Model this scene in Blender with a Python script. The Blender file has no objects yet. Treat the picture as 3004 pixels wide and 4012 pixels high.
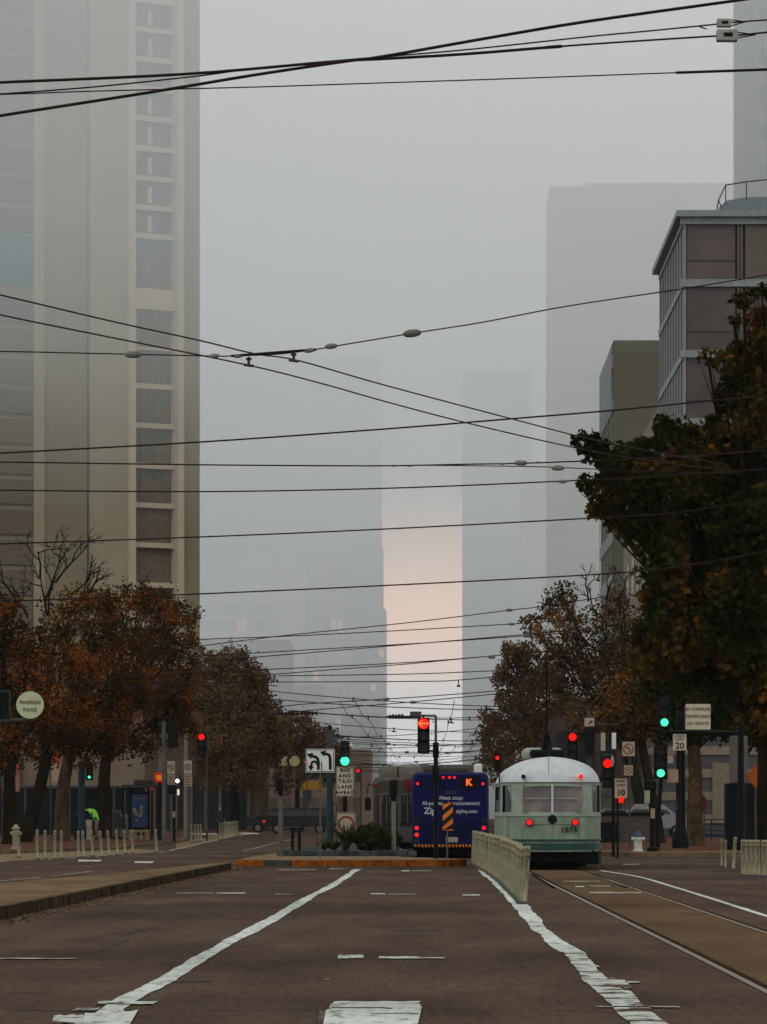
import bpy, bmesh, math, random
from mathutils import Vector, Matrix
random.seed(7)
C = bpy.context.scene.collection
sc = bpy.context.scene
F = 9300.0; VX = 925.0; VY = 1752.0; CH = 1.6      # focal length and horizon of the view, eye height

def S(Y): return F / Y
def PT(px, py, Y): return Vector(((px - VX) * Y / F, Y, CH + (VY - py) * Y / F))
def GR(px, py, z=0.0):
    Y = (CH - z) * F / (py - VY)
    return Vector(((px - VX) * Y / F, Y, z))
def XA(px, Y): return (px - VX) * Y / F
def ZA(py, Y): return CH + (VY - py) * Y / F

# ---------------------------------------------------------------- materials
MC = {}
def mat(name, rgb, rough=0.8, metal=0.0, var=0.12, scale=3.0, emit=None, es=0.0, bump=0.0, spec=None, stretch=None, dark=None, pos=(.3, .7), grain=0.0):
    if name in MC: return MC[name]
    m = bpy.data.materials.new(name); m.use_nodes = True
    nt = m.node_tree; b = nt.nodes['Principled BSDF']
    b.inputs['Roughness'].default_value = rough; b.inputs['Metallic'].default_value = metal
    if spec is None: spec = 0.0 if rough > .8 else (.06 if rough > .45 else .25)
    b.inputs['Specular IOR Level'].default_value = spec
    tc = nt.nodes.new('ShaderNodeTexCoord'); mp = nt.nodes.new('ShaderNodeMapping')
    nt.links.new(tc.outputs['Object'], mp.inputs[0])
    if stretch: mp.inputs['Scale'].default_value = stretch
    n = nt.nodes.new('ShaderNodeTexNoise'); n.inputs['Scale'].default_value = scale
    n.inputs['Detail'].default_value = 6; n.inputs['Roughness'].default_value = 0.65
    nt.links.new(mp.outputs[0], n.inputs['Vector'])
    r = nt.nodes.new('ShaderNodeValToRGB')
    lo = [max(0, c * (1 - var * 1.6)) for c in rgb]; hi = [min(1, c * (1 + var * 1.4)) for c in rgb]
    if dark: lo = list(dark)
    r.color_ramp.elements[0].position = pos[0]; r.color_ramp.elements[0].color = (*lo, 1)
    r.color_ramp.elements[1].position = pos[1]; r.color_ramp.elements[1].color = (*hi, 1)
    nt.links.new(n.outputs['Fac'], r.inputs[0]); nt.links.new(r.outputs[0], b.inputs['Base Color'])
    if grain:
        n2 = nt.nodes.new('ShaderNodeTexNoise'); n2.inputs['Scale'].default_value = 16; n2.inputs['Detail'].default_value = 3
        mp2 = nt.nodes.new('ShaderNodeMapping'); mp2.inputs['Scale'].default_value = (1, .10, 1); nt.links.new(tc.outputs['Object'], mp2.inputs[0]); nt.links.new(mp2.outputs[0], n2.inputs['Vector'])
        n3 = nt.nodes.new('ShaderNodeTexNoise'); n3.inputs['Scale'].default_value = .12; n3.inputs['Detail'].default_value = 4; nt.links.new(tc.outputs['Object'], n3.inputs['Vector'])
        m2 = nt.nodes.new('ShaderNodeMapRange'); m2.inputs['From Min'].default_value = .32; m2.inputs['From Max'].default_value = .68; m2.inputs['To Min'].default_value = 1-grain; m2.inputs['To Max'].default_value = 1+grain; nt.links.new(n2.outputs['Fac'], m2.inputs['Value'])
        m3 = nt.nodes.new('ShaderNodeMapRange'); m3.inputs['From Min'].default_value = .35; m3.inputs['From Max'].default_value = .62; m3.inputs['To Min'].default_value = .80; m3.inputs['To Max'].default_value = 1.14; nt.links.new(n3.outputs['Fac'], m3.inputs['Value'])
        mm = nt.nodes.new('ShaderNodeMath'); mm.operation = 'MULTIPLY'; nt.links.new(m2.outputs[0], mm.inputs[0]); nt.links.new(m3.outputs[0], mm.inputs[1])
        sc_ = nt.nodes.new('ShaderNodeVectorMath'); sc_.operation = 'SCALE'; nt.links.new(r.outputs[0], sc_.inputs[0]); nt.links.new(mm.outputs[0], sc_.inputs['Scale']); nt.links.new(sc_.outputs[0], b.inputs['Base Color'])
    if bump:
        bn = nt.nodes.new('ShaderNodeBump'); bn.inputs['Strength'].default_value = bump
        nt.links.new(n.outputs['Fac'], bn.inputs['Height']); nt.links.new(bn.outputs[0], b.inputs['Normal'])
    if emit:
        b.inputs['Emission Color'].default_value = (*emit, 1); b.inputs['Emission Strength'].default_value = es
    MC[name] = m; return m

def leafmat(name, cols, seedv=0.0):
    if name in MC: return MC[name]
    m = bpy.data.materials.new(name); m.use_nodes = True
    nt = m.node_tree; b = nt.nodes['Principled BSDF']; b.inputs['Roughness'].default_value = 0.75
    b.inputs['Specular IOR Level'].default_value = 0.0
    g = nt.nodes.new('ShaderNodeNewGeometry'); tc = nt.nodes.new('ShaderNodeTexCoord')
    n = nt.nodes.new('ShaderNodeTexNoise'); n.noise_dimensions = '4D'; n.inputs['W'].default_value = seedv
    n.inputs['Scale'].default_value = 0.55; n.inputs['Detail'].default_value = 3
    nt.links.new(tc.outputs['Object'], n.inputs['Vector'])
    ma = nt.nodes.new('ShaderNodeMath'); ma.operation = 'MULTIPLY_ADD'
    ma.inputs[1].default_value = 0.38; nt.links.new(g.outputs['Random Per Island'], ma.inputs[0])
    mb = nt.nodes.new('ShaderNodeMath'); mb.operation = 'MULTIPLY_ADD'; mb.inputs[1].default_value = 2.2; mb.inputs[2].default_value = -0.78
    nt.links.new(n.outputs['Fac'], mb.inputs[0]); nt.links.new(mb.outputs[0], ma.inputs[2])
    r = nt.nodes.new('ShaderNodeValToRGB'); r.color_ramp.interpolation = 'LINEAR'
    while len(r.color_ramp.elements) < len(cols): r.color_ramp.elements.new(0.5)
    for i, c in enumerate(cols):
        r.color_ramp.elements[i].position = i / (len(cols) - 1); r.color_ramp.elements[i].color = (*c, 1)
    nt.links.new(ma.outputs[0], r.inputs[0]); nt.links.new(r.outputs[0], b.inputs['Base Color'])
    MC[name] = m; return m

# ---------------------------------------------------------------- mesh helper
class MB:
    def __init__(s): s.v = []; s.f = []; s.mi = []; s.cur = 0
    def mat(s, i): s.cur = i; return s
    def face(s, pts):
        k = len(s.v); s.v += [tuple(p) for p in pts]; s.f.append(tuple(range(k, k + len(pts)))); s.mi.append(s.cur); return s
    def box(s, x0, x1, y0, y1, z0, z1, bev=0.0):
        if bev <= 0:
            k = len(s.v)
            s.v += [(x0,y0,z0),(x1,y0,z0),(x1,y1,z0),(x0,y1,z0),(x0,y0,z1),(x1,y0,z1),(x1,y1,z1),(x0,y1,z1)]
            for q in ((0,3,2,1),(4,5,6,7),(0,1,5,4),(1,2,6,5),(2,3,7,6),(3,0,4,7)):
                s.f.append(tuple(k + i for i in q)); s.mi.append(s.cur)
            return s
        bm = bmesh.new(); bmesh.ops.create_cube(bm, size=1)
        for v in bm.verts:
            v.co = ((x0+x1)/2 + v.co.x*(x1-x0), (y0+y1)/2 + v.co.y*(y1-y0), (z0+z1)/2 + v.co.z*(z1-z0))
        bmesh.ops.bevel(bm, geom=list(bm.edges), offset=bev, segments=2, affect='EDGES', profile=0.5)
        return s.addbm(bm)
    def addbm(s, bm):
        k = len(s.v); bm.verts.index_update()
        s.v += [tuple(v.co) for v in bm.verts]
        for f in bm.faces: s.f.append(tuple(k + v.index for v in f.verts)); s.mi.append(s.cur)
        bm.free(); return s
    def ring(s, c, ax, r, n=10, ph=0.0):
        ax = Vector(ax).normalized(); u = ax.orthogonal().normalized() if abs(ax.z) < .99 else Vector((1,0,0)); w = ax.cross(u)
        k = len(s.v)
        for i in range(n):
            a = 2*math.pi*i/n + ph; s.v.append(tuple(Vector(c) + u*(r*math.cos(a)) + w*(r*math.sin(a))))
        return k
    def tube(s, pts, rs, n=8, caps=True):
        pts = [Vector(p) for p in pts]
        if not isinstance(rs, (list, tuple)): rs = [rs]*len(pts)
        d0 = (pts[-1]-pts[0]); ref = Vector((0,0,1)) if abs(d0.normalized().z) < .8 else Vector((0,1,0))
        ks = []
        for i, p in enumerate(pts):
            d = (pts[min(i+1, len(pts)-1)] - pts[max(i-1, 0)]).normalized()
            u = d.cross(ref).normalized() if d.cross(ref).length > 1e-4 else d.orthogonal().normalized(); w = d.cross(u)
            k = len(s.v); ks.append(k)
            for j in range(n):
                a = 2*math.pi*j/n; s.v.append(tuple(p + u*(rs[i]*math.cos(a)) + w*(rs[i]*math.sin(a))))
        for a, b in zip(ks, ks[1:]):
            for j in range(n):
                s.f.append((a+j, a+(j+1)%n, b+(j+1)%n, b+j)); s.mi.append(s.cur)
        if caps:
            s.f.append(tuple(ks[0]+j for j in reversed(range(n)))); s.mi.append(s.cur)
            s.f.append(tuple(ks[-1]+j for j in range(n))); s.mi.append(s.cur)
        return s
    def prism(s, poly, y0, y1):            # polygon in (x, z), extruded along y
        k = len(s.v); n = len(poly)
        s.v += [(x, y0, z) for x, z in poly] + [(x, y1, z) for x, z in poly]
        s.f.append(tuple(range(k, k+n))); s.f.append(tuple(reversed(range(k+n, k+2*n))))
        s.mi += [s.cur]*2
        for i in range(n):
            j = (i+1) % n; s.f.append((k+i, k+n+i, k+n+j, k+j)); s.mi.append(s.cur)
        return s
    def slab(s, poly, z0, z1):             # polygon in (x, y)
        k = len(s.v); n = len(poly)
        s.v += [(x, y, z0) for x, y in poly] + [(x, y, z1) for x, y in poly]
        s.f.append(tuple(reversed(range(k, k+n)))); s.f.append(tuple(range(k+n, k+2*n))); s.mi += [s.cur]*2
        for i in range(n):
            j = (i+1) % n; s.f.append((k+i, k+j, k+n+j, k+n+i)); s.mi.append(s.cur)
        return s
    def disc(s, c, r, y0, y1, n=18, sx=1.0):   # short cylinder along y
        return s.prism([(c[0] + r*sx*math.cos(2*math.pi*i/n), c[1] + r*math.sin(2*math.pi*i/n)) for i in range(n)], y0, y1)
    def wheel(s, c, r, x0, x1, n=18):
        return s.tube([(x0, c[0], c[1]), (x1, c[0], c[1])], r, n)
    def build(s, name, mats, parent=None, loc=None, smooth=False, rz=None):
        me = bpy.data.meshes.new(name); me.from_pydata(s.v, [], s.f)
        if not isinstance(mats, (list, tuple)): mats = [mats]
        for m in mats: me.materials.append(m)
        me.polygons.foreach_set('material_index', [min(i, len(mats)-1) for i in s.mi])
        if smooth:
            bm = bmesh.new(); bm.from_mesh(me); bmesh.ops.remove_doubles(bm, verts=bm.verts, dist=1e-4)
            bmesh.ops.recalc_face_normals(bm, faces=bm.faces); bm.to_mesh(me); bm.free()
            me.polygons.foreach_set('use_smooth', [True]*len(me.polygons))
            try: me.set_sharp_from_angle(angle=math.radians(38))
            except Exception: pass
        else:
            bm = bmesh.new(); bm.from_mesh(me); bmesh.ops.recalc_face_normals(bm, faces=bm.faces); bm.to_mesh(me); bm.free()
        me.update()
        o = bpy.data.objects.new(name, me); C.objects.link(o)
        if parent: o.parent = parent
        if loc is not None: o.location = loc
        if rz is not None: o.rotation_euler.z = rz
        return o

def tag(o, label=None, cat=None, group=None, kind=None):
    if label: o['label'] = label
    if cat: o['category'] = cat
    if group: o['group'] = group
    if kind: o['kind'] = kind
    return o
def empty(name, loc, label, cat, group=None, rz=0.0):
    o = bpy.data.objects.new(name, None); C.objects.link(o); o.location = loc; o.rotation_euler.z = rz
    o.empty_display_size = 0.3
    return tag(o, label, cat, group)
def struct(name, mb, m, smooth=False): return tag(mb.build(name, m, smooth=smooth), kind='structure')
def copy_tree(o, parent=None):
    c = o.copy(); C.objects.link(c)
    if parent: c.parent = parent
    for ch in o.children: copy_tree(ch, c)
    return c
def lettering(text, size, loc, m, parent, name='lettering', align='CENTER', ext=0.006, spacing=1.0, bold=0.0, sx=1.0):
    cu = bpy.data.curves.new('tmp', 'FONT'); cu.body = text; cu.size = size; cu.align_x = align; cu.align_y = 'CENTER'
    cu.extrude = ext; cu.space_character = spacing; cu.offset = bold; cu.resolution_u = 3
    t = bpy.data.objects.new('tmp', cu); C.objects.link(t)
    dg = bpy.context.evaluated_depsgraph_get(); dg.update()
    me = bpy.data.meshes.new_from_object(t.evaluated_get(dg))
    bpy.data.objects.remove(t); bpy.data.curves.remove(cu)
    me.name = name; me.materials.clear(); me.materials.append(m)
    o = bpy.data.objects.new(name, me); C.objects.link(o); o.parent = parent
    o.location = loc; o.rotation_euler = (math.pi/2, 0, 0); o.scale = (sx, 1, 1)
    return o

# ---------------------------------------------------------------- palette
ASPH = mat('asphalt', (0.071, 0.051, 0.039), 0.92, var=0.16, scale=.9, bump=0.05, stretch=(1, 0.18, 1), grain=.14)
SLABM = mat('track_concrete', (0.094, 0.063, 0.038), 0.9, var=0.15, scale=0.5, bump=0.04, stretch=(1, .2, 1), grain=.12)
GRND = mat('earth', (0.06, 0.042, 0.03), 0.95, scale=0.3)
BRICK = mat('brick_paving', (0.085, 0.043, 0.030), 0.9, var=0.22, scale=2.5, bump=0.1)
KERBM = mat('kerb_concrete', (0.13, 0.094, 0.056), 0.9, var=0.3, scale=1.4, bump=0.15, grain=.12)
KDARK = mat('dark_kerb_face', (0.04, 0.03, 0.02), 0.95, var=0.5, scale=2.2, bump=0.2)
YELK = mat('worn_yellow_paint', (0.20, 0.060, 0.012), 0.85, var=0.45, scale=2.6, bump=0.1)
PAINT = mat('worn_white_paint', (0.34, 0.375, 0.35), 0.85, var=0.18, scale=5.0, stretch=(1, .35, 1), dark=(.12, .095, .08), pos=(.33, .47), grain=.12)
THINP = mat('thin_white_paint', (0.27, 0.27, 0.22), 0.85, var=0.35, scale=2.5, dark=(.08, .06, .045), pos=(.40, .58))
DSTONE = mat('dark_granite', (0.045, 0.055, 0.05), 0.85, var=0.5, scale=1.6)
BLACK = mat('black_enamel', (0.005, 0.006, 0.005), 0.5, var=0.2)
WIREM = mat('wire_rubber', (0.022, 0.014, 0.013), 0.6, var=0.2)
DGREY = mat('dark_steel', (0.05, 0.05, 0.048), 0.55, var=0.2)
GREY = mat('galvanised_steel', (0.10, 0.092, 0.08), 0.6, var=0.2, metal=0.2)
TEAL = mat('teal_pole_paint', (0.016, 0.034, 0.042), 0.6, var=0.2)
WHITE = mat('sign_white', (0.60, 0.62, 0.58), 0.6, var=0.08)
CREAM = mat('aged_sign_white', (0.44, 0.40, 0.30), 0.7, var=0.1)
TANS = mat('tan_sign', (0.34, 0.27, 0.19), 0.7, var=0.12)
INK = mat('sign_ink', (0.012, 0.012, 0.012), 0.6, var=0.0)
REDI = mat('sign_red', (0.17, 0.022, 0.016), 0.6, var=0.1)
ORNG = mat('retro_orange', (0.62, 0.17, 0.02), 0.6, var=0.12)
POSTM = mat('delineator_plastic', (0.25, 0.235, 0.15), 0.6, var=0.5, scale=3.0, stretch=(4, 4, .6))
BANDM = mat('scuffed_reflective_band', (0.14, 0.12, 0.075), 0.5, var=0.6, scale=9)
GLOB = mat('lens_dark', (0.02, 0.018, 0.016), 0.25, var=0.1)
LRED = mat('lit_red_lens', (0.4, 0.01, 0.006), 0.6, emit=(1, 0.006, 0.003), es=1.5)
LREDS = mat('lit_red_lamp', (0.4, 0.01, 0.006), 0.6, emit=(1, 0.006, 0.003), es=1.0)
LGRN = mat('lit_green_lens', (0.03, 0.4, 0.25), 0.6, emit=(0.07, 1.0, 0.52), es=1.2)
LORG = mat('lit_orange_sign', (0.5, 0.1, 0.01), 0.4, emit=(1, 0.07, 0.008), es=1.5)
LWHT = mat('lit_white_lamp', (0.9, 0.8, 0.7), 0.4, emit=(1, 0.85, 0.7), es=2.2)
BARK = mat('plane_bark', (0.014, 0.010, 0.006), 0.95, var=0.5, scale=3, bump=0.4, stretch=(1, 1, .3))
BARKL = mat('mottled_plane_bark', (0.055, 0.036, 0.022), 0.95, var=0.5, scale=3, bump=0.4, stretch=(1, 1, .3))
GLASSD = mat('dark_window_glass', (0.018, 0.022, 0.024), 0.25, var=0.3, scale=0.8, spec=0.2)

# ---------------------------------------------------------------- setting: ground, road, pavements
g = MB(); g.face([(-450, -55, -.12), (450, -55, -.12), (450, 1890, -.12), (-450, 1890, -.12)]); struct('ground', g, GRND)
r = MB(); r.slab([(-60, -20), (60, -20), (60, 1880), (-60, 1880)], -.10, 0.0); struct('road', r, ASPH)

def strip(pts_l, pts_r, z=0.004):
    mb = MB()
    for a, b, c, d in zip(pts_l, pts_l[1:], pts_r[1:], pts_r): mb.face([(*a, z), (*b, z), (*c, z), (*d, z)][::-1])
    return mb
def catmull(P, n=6):
    out = []
    P = [Vector(p) for p in P]; Q = [P[0]*2 - P[1]] + P + [P[-1]*2 - P[-2]]
    for i in range(1, len(Q)-2):
        p0, p1, p2, p3 = Q[i-1:i+3]
        for k in range(n):
            t = k/n; out.append(0.5*((2*p1) + (-p0+p2)*t + (2*p0-5*p1+4*p2-p3)*t*t + (-p0+3*p1-3*p2+p3)*t**3))
    out.append(P[-1]); return out
# concrete slab between the tram rails
sl = strip([(2.95, 20), (2.98, 38), (2.78, 75), (2.62, 108), (2.6, 160), (2.5, 900)], [(4.75, 20), (4.68, 38), (4.50, 75), (4.36, 108), (4.3, 160), (4.2, 900)], 0.004)
struct('track_slab', sl, SLABM)
RAILM = mat('polished_rail', (0.16, 0.12, 0.075), 0.35, metal=0.6, var=0.2)
for xs in ([(2.95, 20), (2.98, 38), (2.78, 75), (2.62, 108), (2.6, 160), (2.5, 900)], [(4.55, 20), (4.5, 38), (4.32, 75), (4.14, 108), (4.08, 160), (3.98, 900)]):
    c = catmull([(x, y, 0) for x, y in xs], 8)
    st = strip([(p.x-.035, p.y) for p in c], [(p.x+.035, p.y) for p in c], 0.010); struct('tram_rail', st, RAILM)
    st = strip([(p.x+.045, p.y) for p in c], [(p.x+.125, p.y) for p in c], 0.008); struct('rail_groove', st, mat('groove_dark', (.03, .022, .018), .9))

def paintline(pix, w, name, m=PAINT, rag=0.03, z=0.009, seg=.4):
    W3 = [GR(x, y) for x, y in pix]; c = catmull(W3, 10); pts = [c[0]]
    for p in c[1:]:
        while (p - pts[-1]).length > seg: pts.append(pts[-1] + (p - pts[-1]).normalized()*seg)
    L = []; R = []
    rnd = random.Random(len(pix)*7 + int(pix[0][0])); cl = cr = 0
    for i, p in enumerate(pts):
        d = (pts[min(i+1, len(pts)-1)] - pts[max(i-1, 0)]).normalized(); n = Vector((-d.y, d.x, 0))
        cl = cl*.88 + rnd.uniform(-rag, rag)*.5; cr = cr*.88 + rnd.uniform(-rag, rag)*.5
        a = p + n*(w/2 + cl); b = p - n*(w/2 + cr); L.append((a.x, a.y)); R.append((b.x, b.y))
    return struct(name, strip(R, L, z), m)
paintline([(772, 1878), (714, 1916), (664, 1941), (579, 1991), (499, 2034), (424, 2076), (350, 2123), (280, 2158), (215, 2198), (120, 2260)], 0.19, 'lane_line', rag=.022)
paintline([(1043, 1880), (1077, 1911), (1099, 1931), (1127, 1961), (1171, 2009), (1206, 2039), (1243, 2060)], 0.24, 'lane_line', rag=.03)
paintline([(1296, 1881), (1377, 1894), (1450, 1915), (1540, 1943), (1656, 1980), (1800, 2026)], 0.11, 'lane_line', rag=.01)
paintline([(-60, 1867), (0, 1861), (77, 1858), (180, 1852), (283, 1844), (360, 1841)], 0.22, 'edge_line', m=THINP, rag=.05)
paintline([(365, 1838), (406, 1829), (450, 1819), (500, 1809), (545, 1801)], 0.16, 'edge_line', m=THINP, rag=.02)
paintline([(0, 1904), (60, 1898), (90, 1895)], 0.10, 'lane_dash', m=THINP, rag=.01)
paintline([(110, 1893), (150, 1889), (200, 1882)], 0.10, 'lane_dash', m=THINP, rag=.01)
paintline([(525, 1838), (565, 1829), (590, 1822), (640, 1812)], 0.10, 'lane_dash', m=THINP, rag=.01)
WORN = mat('heavily_worn_paint', (0.34, 0.375, 0.35), 0.85, scale=2.6, stretch=(1, .7, 1), dark=(.078, .053, .040), pos=(.42, .52))
TAR0 = mat('worn_through_asphalt', (.10, .08, .07), .9, var=.4)
def mark(x0, x1, y0, y1, sk=0, m=PAINT, z=0.012):
    a, b, c, d = GR(x0, y0), GR(x1, y0), GR(x1+sk, y1), GR(x0+sk, y1)
    rnd = random.Random(int(x0*3+y0)); n = 9; up = []; dn = []
    for i in range(n+1):
        t = i/n; j = rnd.uniform(-.12, .12)*abs(a.y-d.y)
        p = a.lerp(b, t); q = d.lerp(c, t); up.append((p.x, p.y + j)); dn.append((q.x, q.y + rnd.uniform(-.12, .12)*abs(a.y-d.y)))
    struct('crosswalk_paint', strip(dn, up, z), m)
mark(722, 908, 2166, 2172, -6); mark(714, 909, 2172, 2180.5, -4, z=.013); mark(706, 911, 2181, 2240, -14, z=.014)
mark(716, 830, 2180, 2181.6, 0, m=TAR0, z=.018); mark(800, 905, 2193, 2194, 0, m=TAR0, z=.018); mark(690, 720, 2186, 2215, -6, m=TAR0, z=.0135)
mark(215, 340, 2166, 2172, -8, m=WORN, z=.014); mark(165, 215, 2181, 2186, -8, m=WORN, z=.014); mark(120, 190, 2196, 2215, -8, m=WORN, z=.014); mark(188, 292, 2189, 2232, -16, z=.016)
mark(0, 165, 2071.5, 2073.5, m=THINP); mark(730, 785, 2065, 2072); mark(818, 905, 2068, 2072.5); mark(905, 960, 2070, 2072.5, m=THINP)
mark(380, 460, 1929.5, 1930.8, m=THINP); mark(467, 528, 1929.3, 1931.3); mark(595, 632, 1932, 1933.4, m=THINP)
mark(800, 832, 1931, 1933); mark(838, 900, 1932, 1933.2, m=THINP); mark(998, 1036, 1933.5, 1935.5)
mark(867, 884, 1881, 1883); mark(888, 932, 1881.3, 1882.6, m=THINP); mark(600, 682, 1879, 1880.3, m=THINP); mark(712, 740, 1877, 1878.3, m=THINP)
mark(1217, 1297, 1904, 1905.5, m=THINP); mark(1242, 1262, 1915, 1917); mark(1272, 1316, 1914, 1916, m=THINP); mark(1272, 1386, 1928, 1931, m=THINP)
mark(170, 216, 1858, 1861.5); mark(290, 330, 1861.5, 1865); mark(1345, 1380, 1867, 1869, m=THINP)
paintline([(1238, 2058), (1262, 2086), (1300, 2122), (1338, 2158), (1372, 2190), (1420, 2236)], .24, 'lane_line', m=WORN, rag=.03, z=.009)
mark(1290, 1345, 2116, 2136, 22, m=WORN); mark(1262, 1292, 2088, 2090.5, 4, m=WORN); mark(1318, 1362, 2143, 2160, 16, m=WORN); mark(1325, 1400, 2176, 2184, 8, m=WORN)
mark(1285, 1460, 2176, 2178.5, 12, m=THINP); mark(1345, 1400, 2186, 2230, 26, m=WORN); mark(1355, 1382, 2122, 2125, 0, m=THINP); mark(395, 470, 1801, 1803); mark(520, 560, 1800, 1802)
mark(700, 712, 2117, 2118.5, m=THINP)
# cracks and tar seams
TAR = mat('tar_seam', (.035, .024, .02), .8, var=.4)
def crack(pix, w=.05):
    return paintline(pix, w, 'tar_seam', m=TAR, rag=.02, z=.006, seg=.5)
crack([(70, 2058), (140, 2059), (200, 2059), (235, 2046), (276, 2028)], .05); crack([(145, 2073.5), (230, 2074), (292, 2075)], .05)
crack([(0, 2145), (60, 2145), (160, 2146)], .06); crack([(20, 2183), (200, 2184), (340, 2183)], .07); crack([(450, 2183), (560, 2182), (700, 2180), (860, 2182), (960, 2184)], .06)
crack([(1180, 2184), (1240, 2186), (1320, 2186)], .06); crack([(700, 2140), (800, 2141)], .05); crack([(270, 2019), (330, 2004)], .06); crack([(1450, 2002), (1560, 2001), (1656, 2000)], .05)
crack([(1290, 2052), (1420, 2050)], .04); crack([(480, 2022), (500, 2021.5)], .08)

for i, (px, py, r_) in enumerate(((905, 2010, .33), (560, 1960, .3), (1490, 1975, .3), (395, 2120, .28))):
    p = GR(px, py); m_ = MB(); m_.slab([(p.x+r_*math.cos(k*.5236), p.y+r_*math.sin(k*.5236)) for k in range(12)], .003, .007); struct('manhole_cover', m_, mat('manhole_iron', (.035, .027, .022), .8, var=.4, scale=6))
SM = mat('asphalt_patch', (.060, .040, .030), .92, var=.2, scale=.8, grain=.14)
# raised concrete median on the left, with a darker, mottled kerb face
mL = [(-6.75, 40), (-6.3, 63.6), (-5.95, 85), (-5.62, 105), (-5.36, 116.5)]
md = MB()
poly = mL + [(-5.6, 117.2), (-6.4, 107), (-8.25, 84), (-10.4, 62), (-12.5, 40)]
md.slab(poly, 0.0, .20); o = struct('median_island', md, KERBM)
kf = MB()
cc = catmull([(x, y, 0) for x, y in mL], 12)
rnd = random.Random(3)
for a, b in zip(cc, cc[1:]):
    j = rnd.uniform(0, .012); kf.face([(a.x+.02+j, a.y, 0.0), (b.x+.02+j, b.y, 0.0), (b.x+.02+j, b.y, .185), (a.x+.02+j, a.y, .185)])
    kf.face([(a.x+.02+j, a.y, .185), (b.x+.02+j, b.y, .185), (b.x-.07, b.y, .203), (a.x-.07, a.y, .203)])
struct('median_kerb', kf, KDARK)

# yellow kerbed island at the junction, with a stone-edged planting bed
ib = MB(); ib.slab([(-5.5, 124.3), (-5.2, 123.9), (.55, 123.9), (.93, 124.4), (1.05, 126), (.5, 129.5), (-.9, 133), (-1.0, 163), (-4.6, 163), (-5.5, 134)], 0, .185)
struct('traffic_island', ib, mat('island_concrete', (.16, .12, .08), .9, var=.3))
yk = MB()
for k, (xa, xb) in enumerate(((-5.53, -3.95), (-3.93, -2.9), (-2.88, -.6), (-.58, .62))):
    yk = MB(); yk.box(xa, xb, 123.75, 124.1, 0.0, .20, .02)
    struct('yellow_kerb', yk, YELK if k != 1 else YELK)
yk = MB(); yk.slab([(.64, 123.75), (.98, 124.2), (1.12, 126), (.95, 126.1), (.85, 124.4), (.64, 124.1)], 0, .20); struct('yellow_kerb', yk, YELK)
dk = MB(); dk.box(-4.72, -3.95, 123.70, 123.76, .01, .19); struct('storm_drain', dk, DSTONE)
pb = MB(); rnd = random.Random(11); x = -4.75
while x < -.5:
    w = rnd.uniform(.55, .95); x2 = min(x+w, -.35); pb.box(x, x2-.02, 135.0+rnd.uniform(0, .04), 135.5, .185, .185+.17+rnd.uniform(-.02, .02), .02); x = x2
pb.slab([(-4.7, 135.5), (-.9, 135.5), (-1.1, 161), (-4.4, 161)], .185, .30)
tag(pb.build('planting_bed', [DSTONE]), 'raised dark stone planting bed on the yellow kerbed island', 'planter')

# pavements
sw = MB(); sw.slab([(-60, 133), (-19, 135), (-16.2, 158), (-12.8, 178), (-12.9, 225), (-13.6, 262), (-16, 280), (-60, 280)][::-1], 0, .14); struct('pavement_left', sw, BRICK)
sw = MB(); sw.slab([(-60, 335), (-14, 335), (-12, 345), (-12, 1870), (-60, 1870)][::-1], 0, .14); struct('pavement_left_far', sw, BRICK)
kb = MB(); kk = [(-19.1, 134.6), (-16.1, 157.6), (-12.7, 177.7), (-12.78, 225), (-13.45, 262), (-15.8, 280)]
for a, b in zip(kk, kk[1:]): kb.face([(*a, 0), (*b, 0), (*b, .146), (*a, .146)]); kb.face([(*a, .146), (*b, .146), (b[0]-.3, b[1]+.2, .146), (a[0]-.3, a[1]+.2, .146)])
struct('kerb_left', kb, KERBM)
sw = MB(); sw.slab([(6.3, 153.5), (7.2, 152.3), (60, 151.8), (60, 280), (6.2, 280), (5.9, 158)], 0, .14); struct('pavement_right', sw, BRICK)
kb = MB(); kk = [(5.75, 280), (5.75, 158), (6.15, 153.3), (7.1, 152.1), (60, 151.6)]
kb.slab([(5.75, 280), (5.75, 158), (6.1, 153.2), (7.1, 151.6), (60, 151.2), (60, 157), (7.6, 157.2), (6.4, 160), (6.3, 280)], 0, .15); struct('kerb_right', kb, KERBM)
sw = MB(); sw.slab([(6.2, 335), (60, 335), (60, 1870), (6.2, 1870)], 0, .14); struct('pavement_right_far', sw, BRICK)
# tan buffer strips where the delineators stand
bf = MB(); 
def gb(pix, z): return [tuple(GR(x, y, z)) for x, y in pix]
bf.face(gb([(-40, 1862), (77, 1856), (283, 1842.5), (362, 1839), (300, 1834), (0, 1843), (-40, 1845)], .003)); struct('painted_buffer', bf, mat('buffer_paint', (.17, .125, .075), .9, var=.3))
bf = MB(); bf.face(gb([(380, 1833), (440, 1820), (505, 1808), (560, 1799), (520, 1796), (440, 1806), (380, 1822)], .003)); struct('painted_buffer', bf, MC['buffer_paint'])

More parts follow.
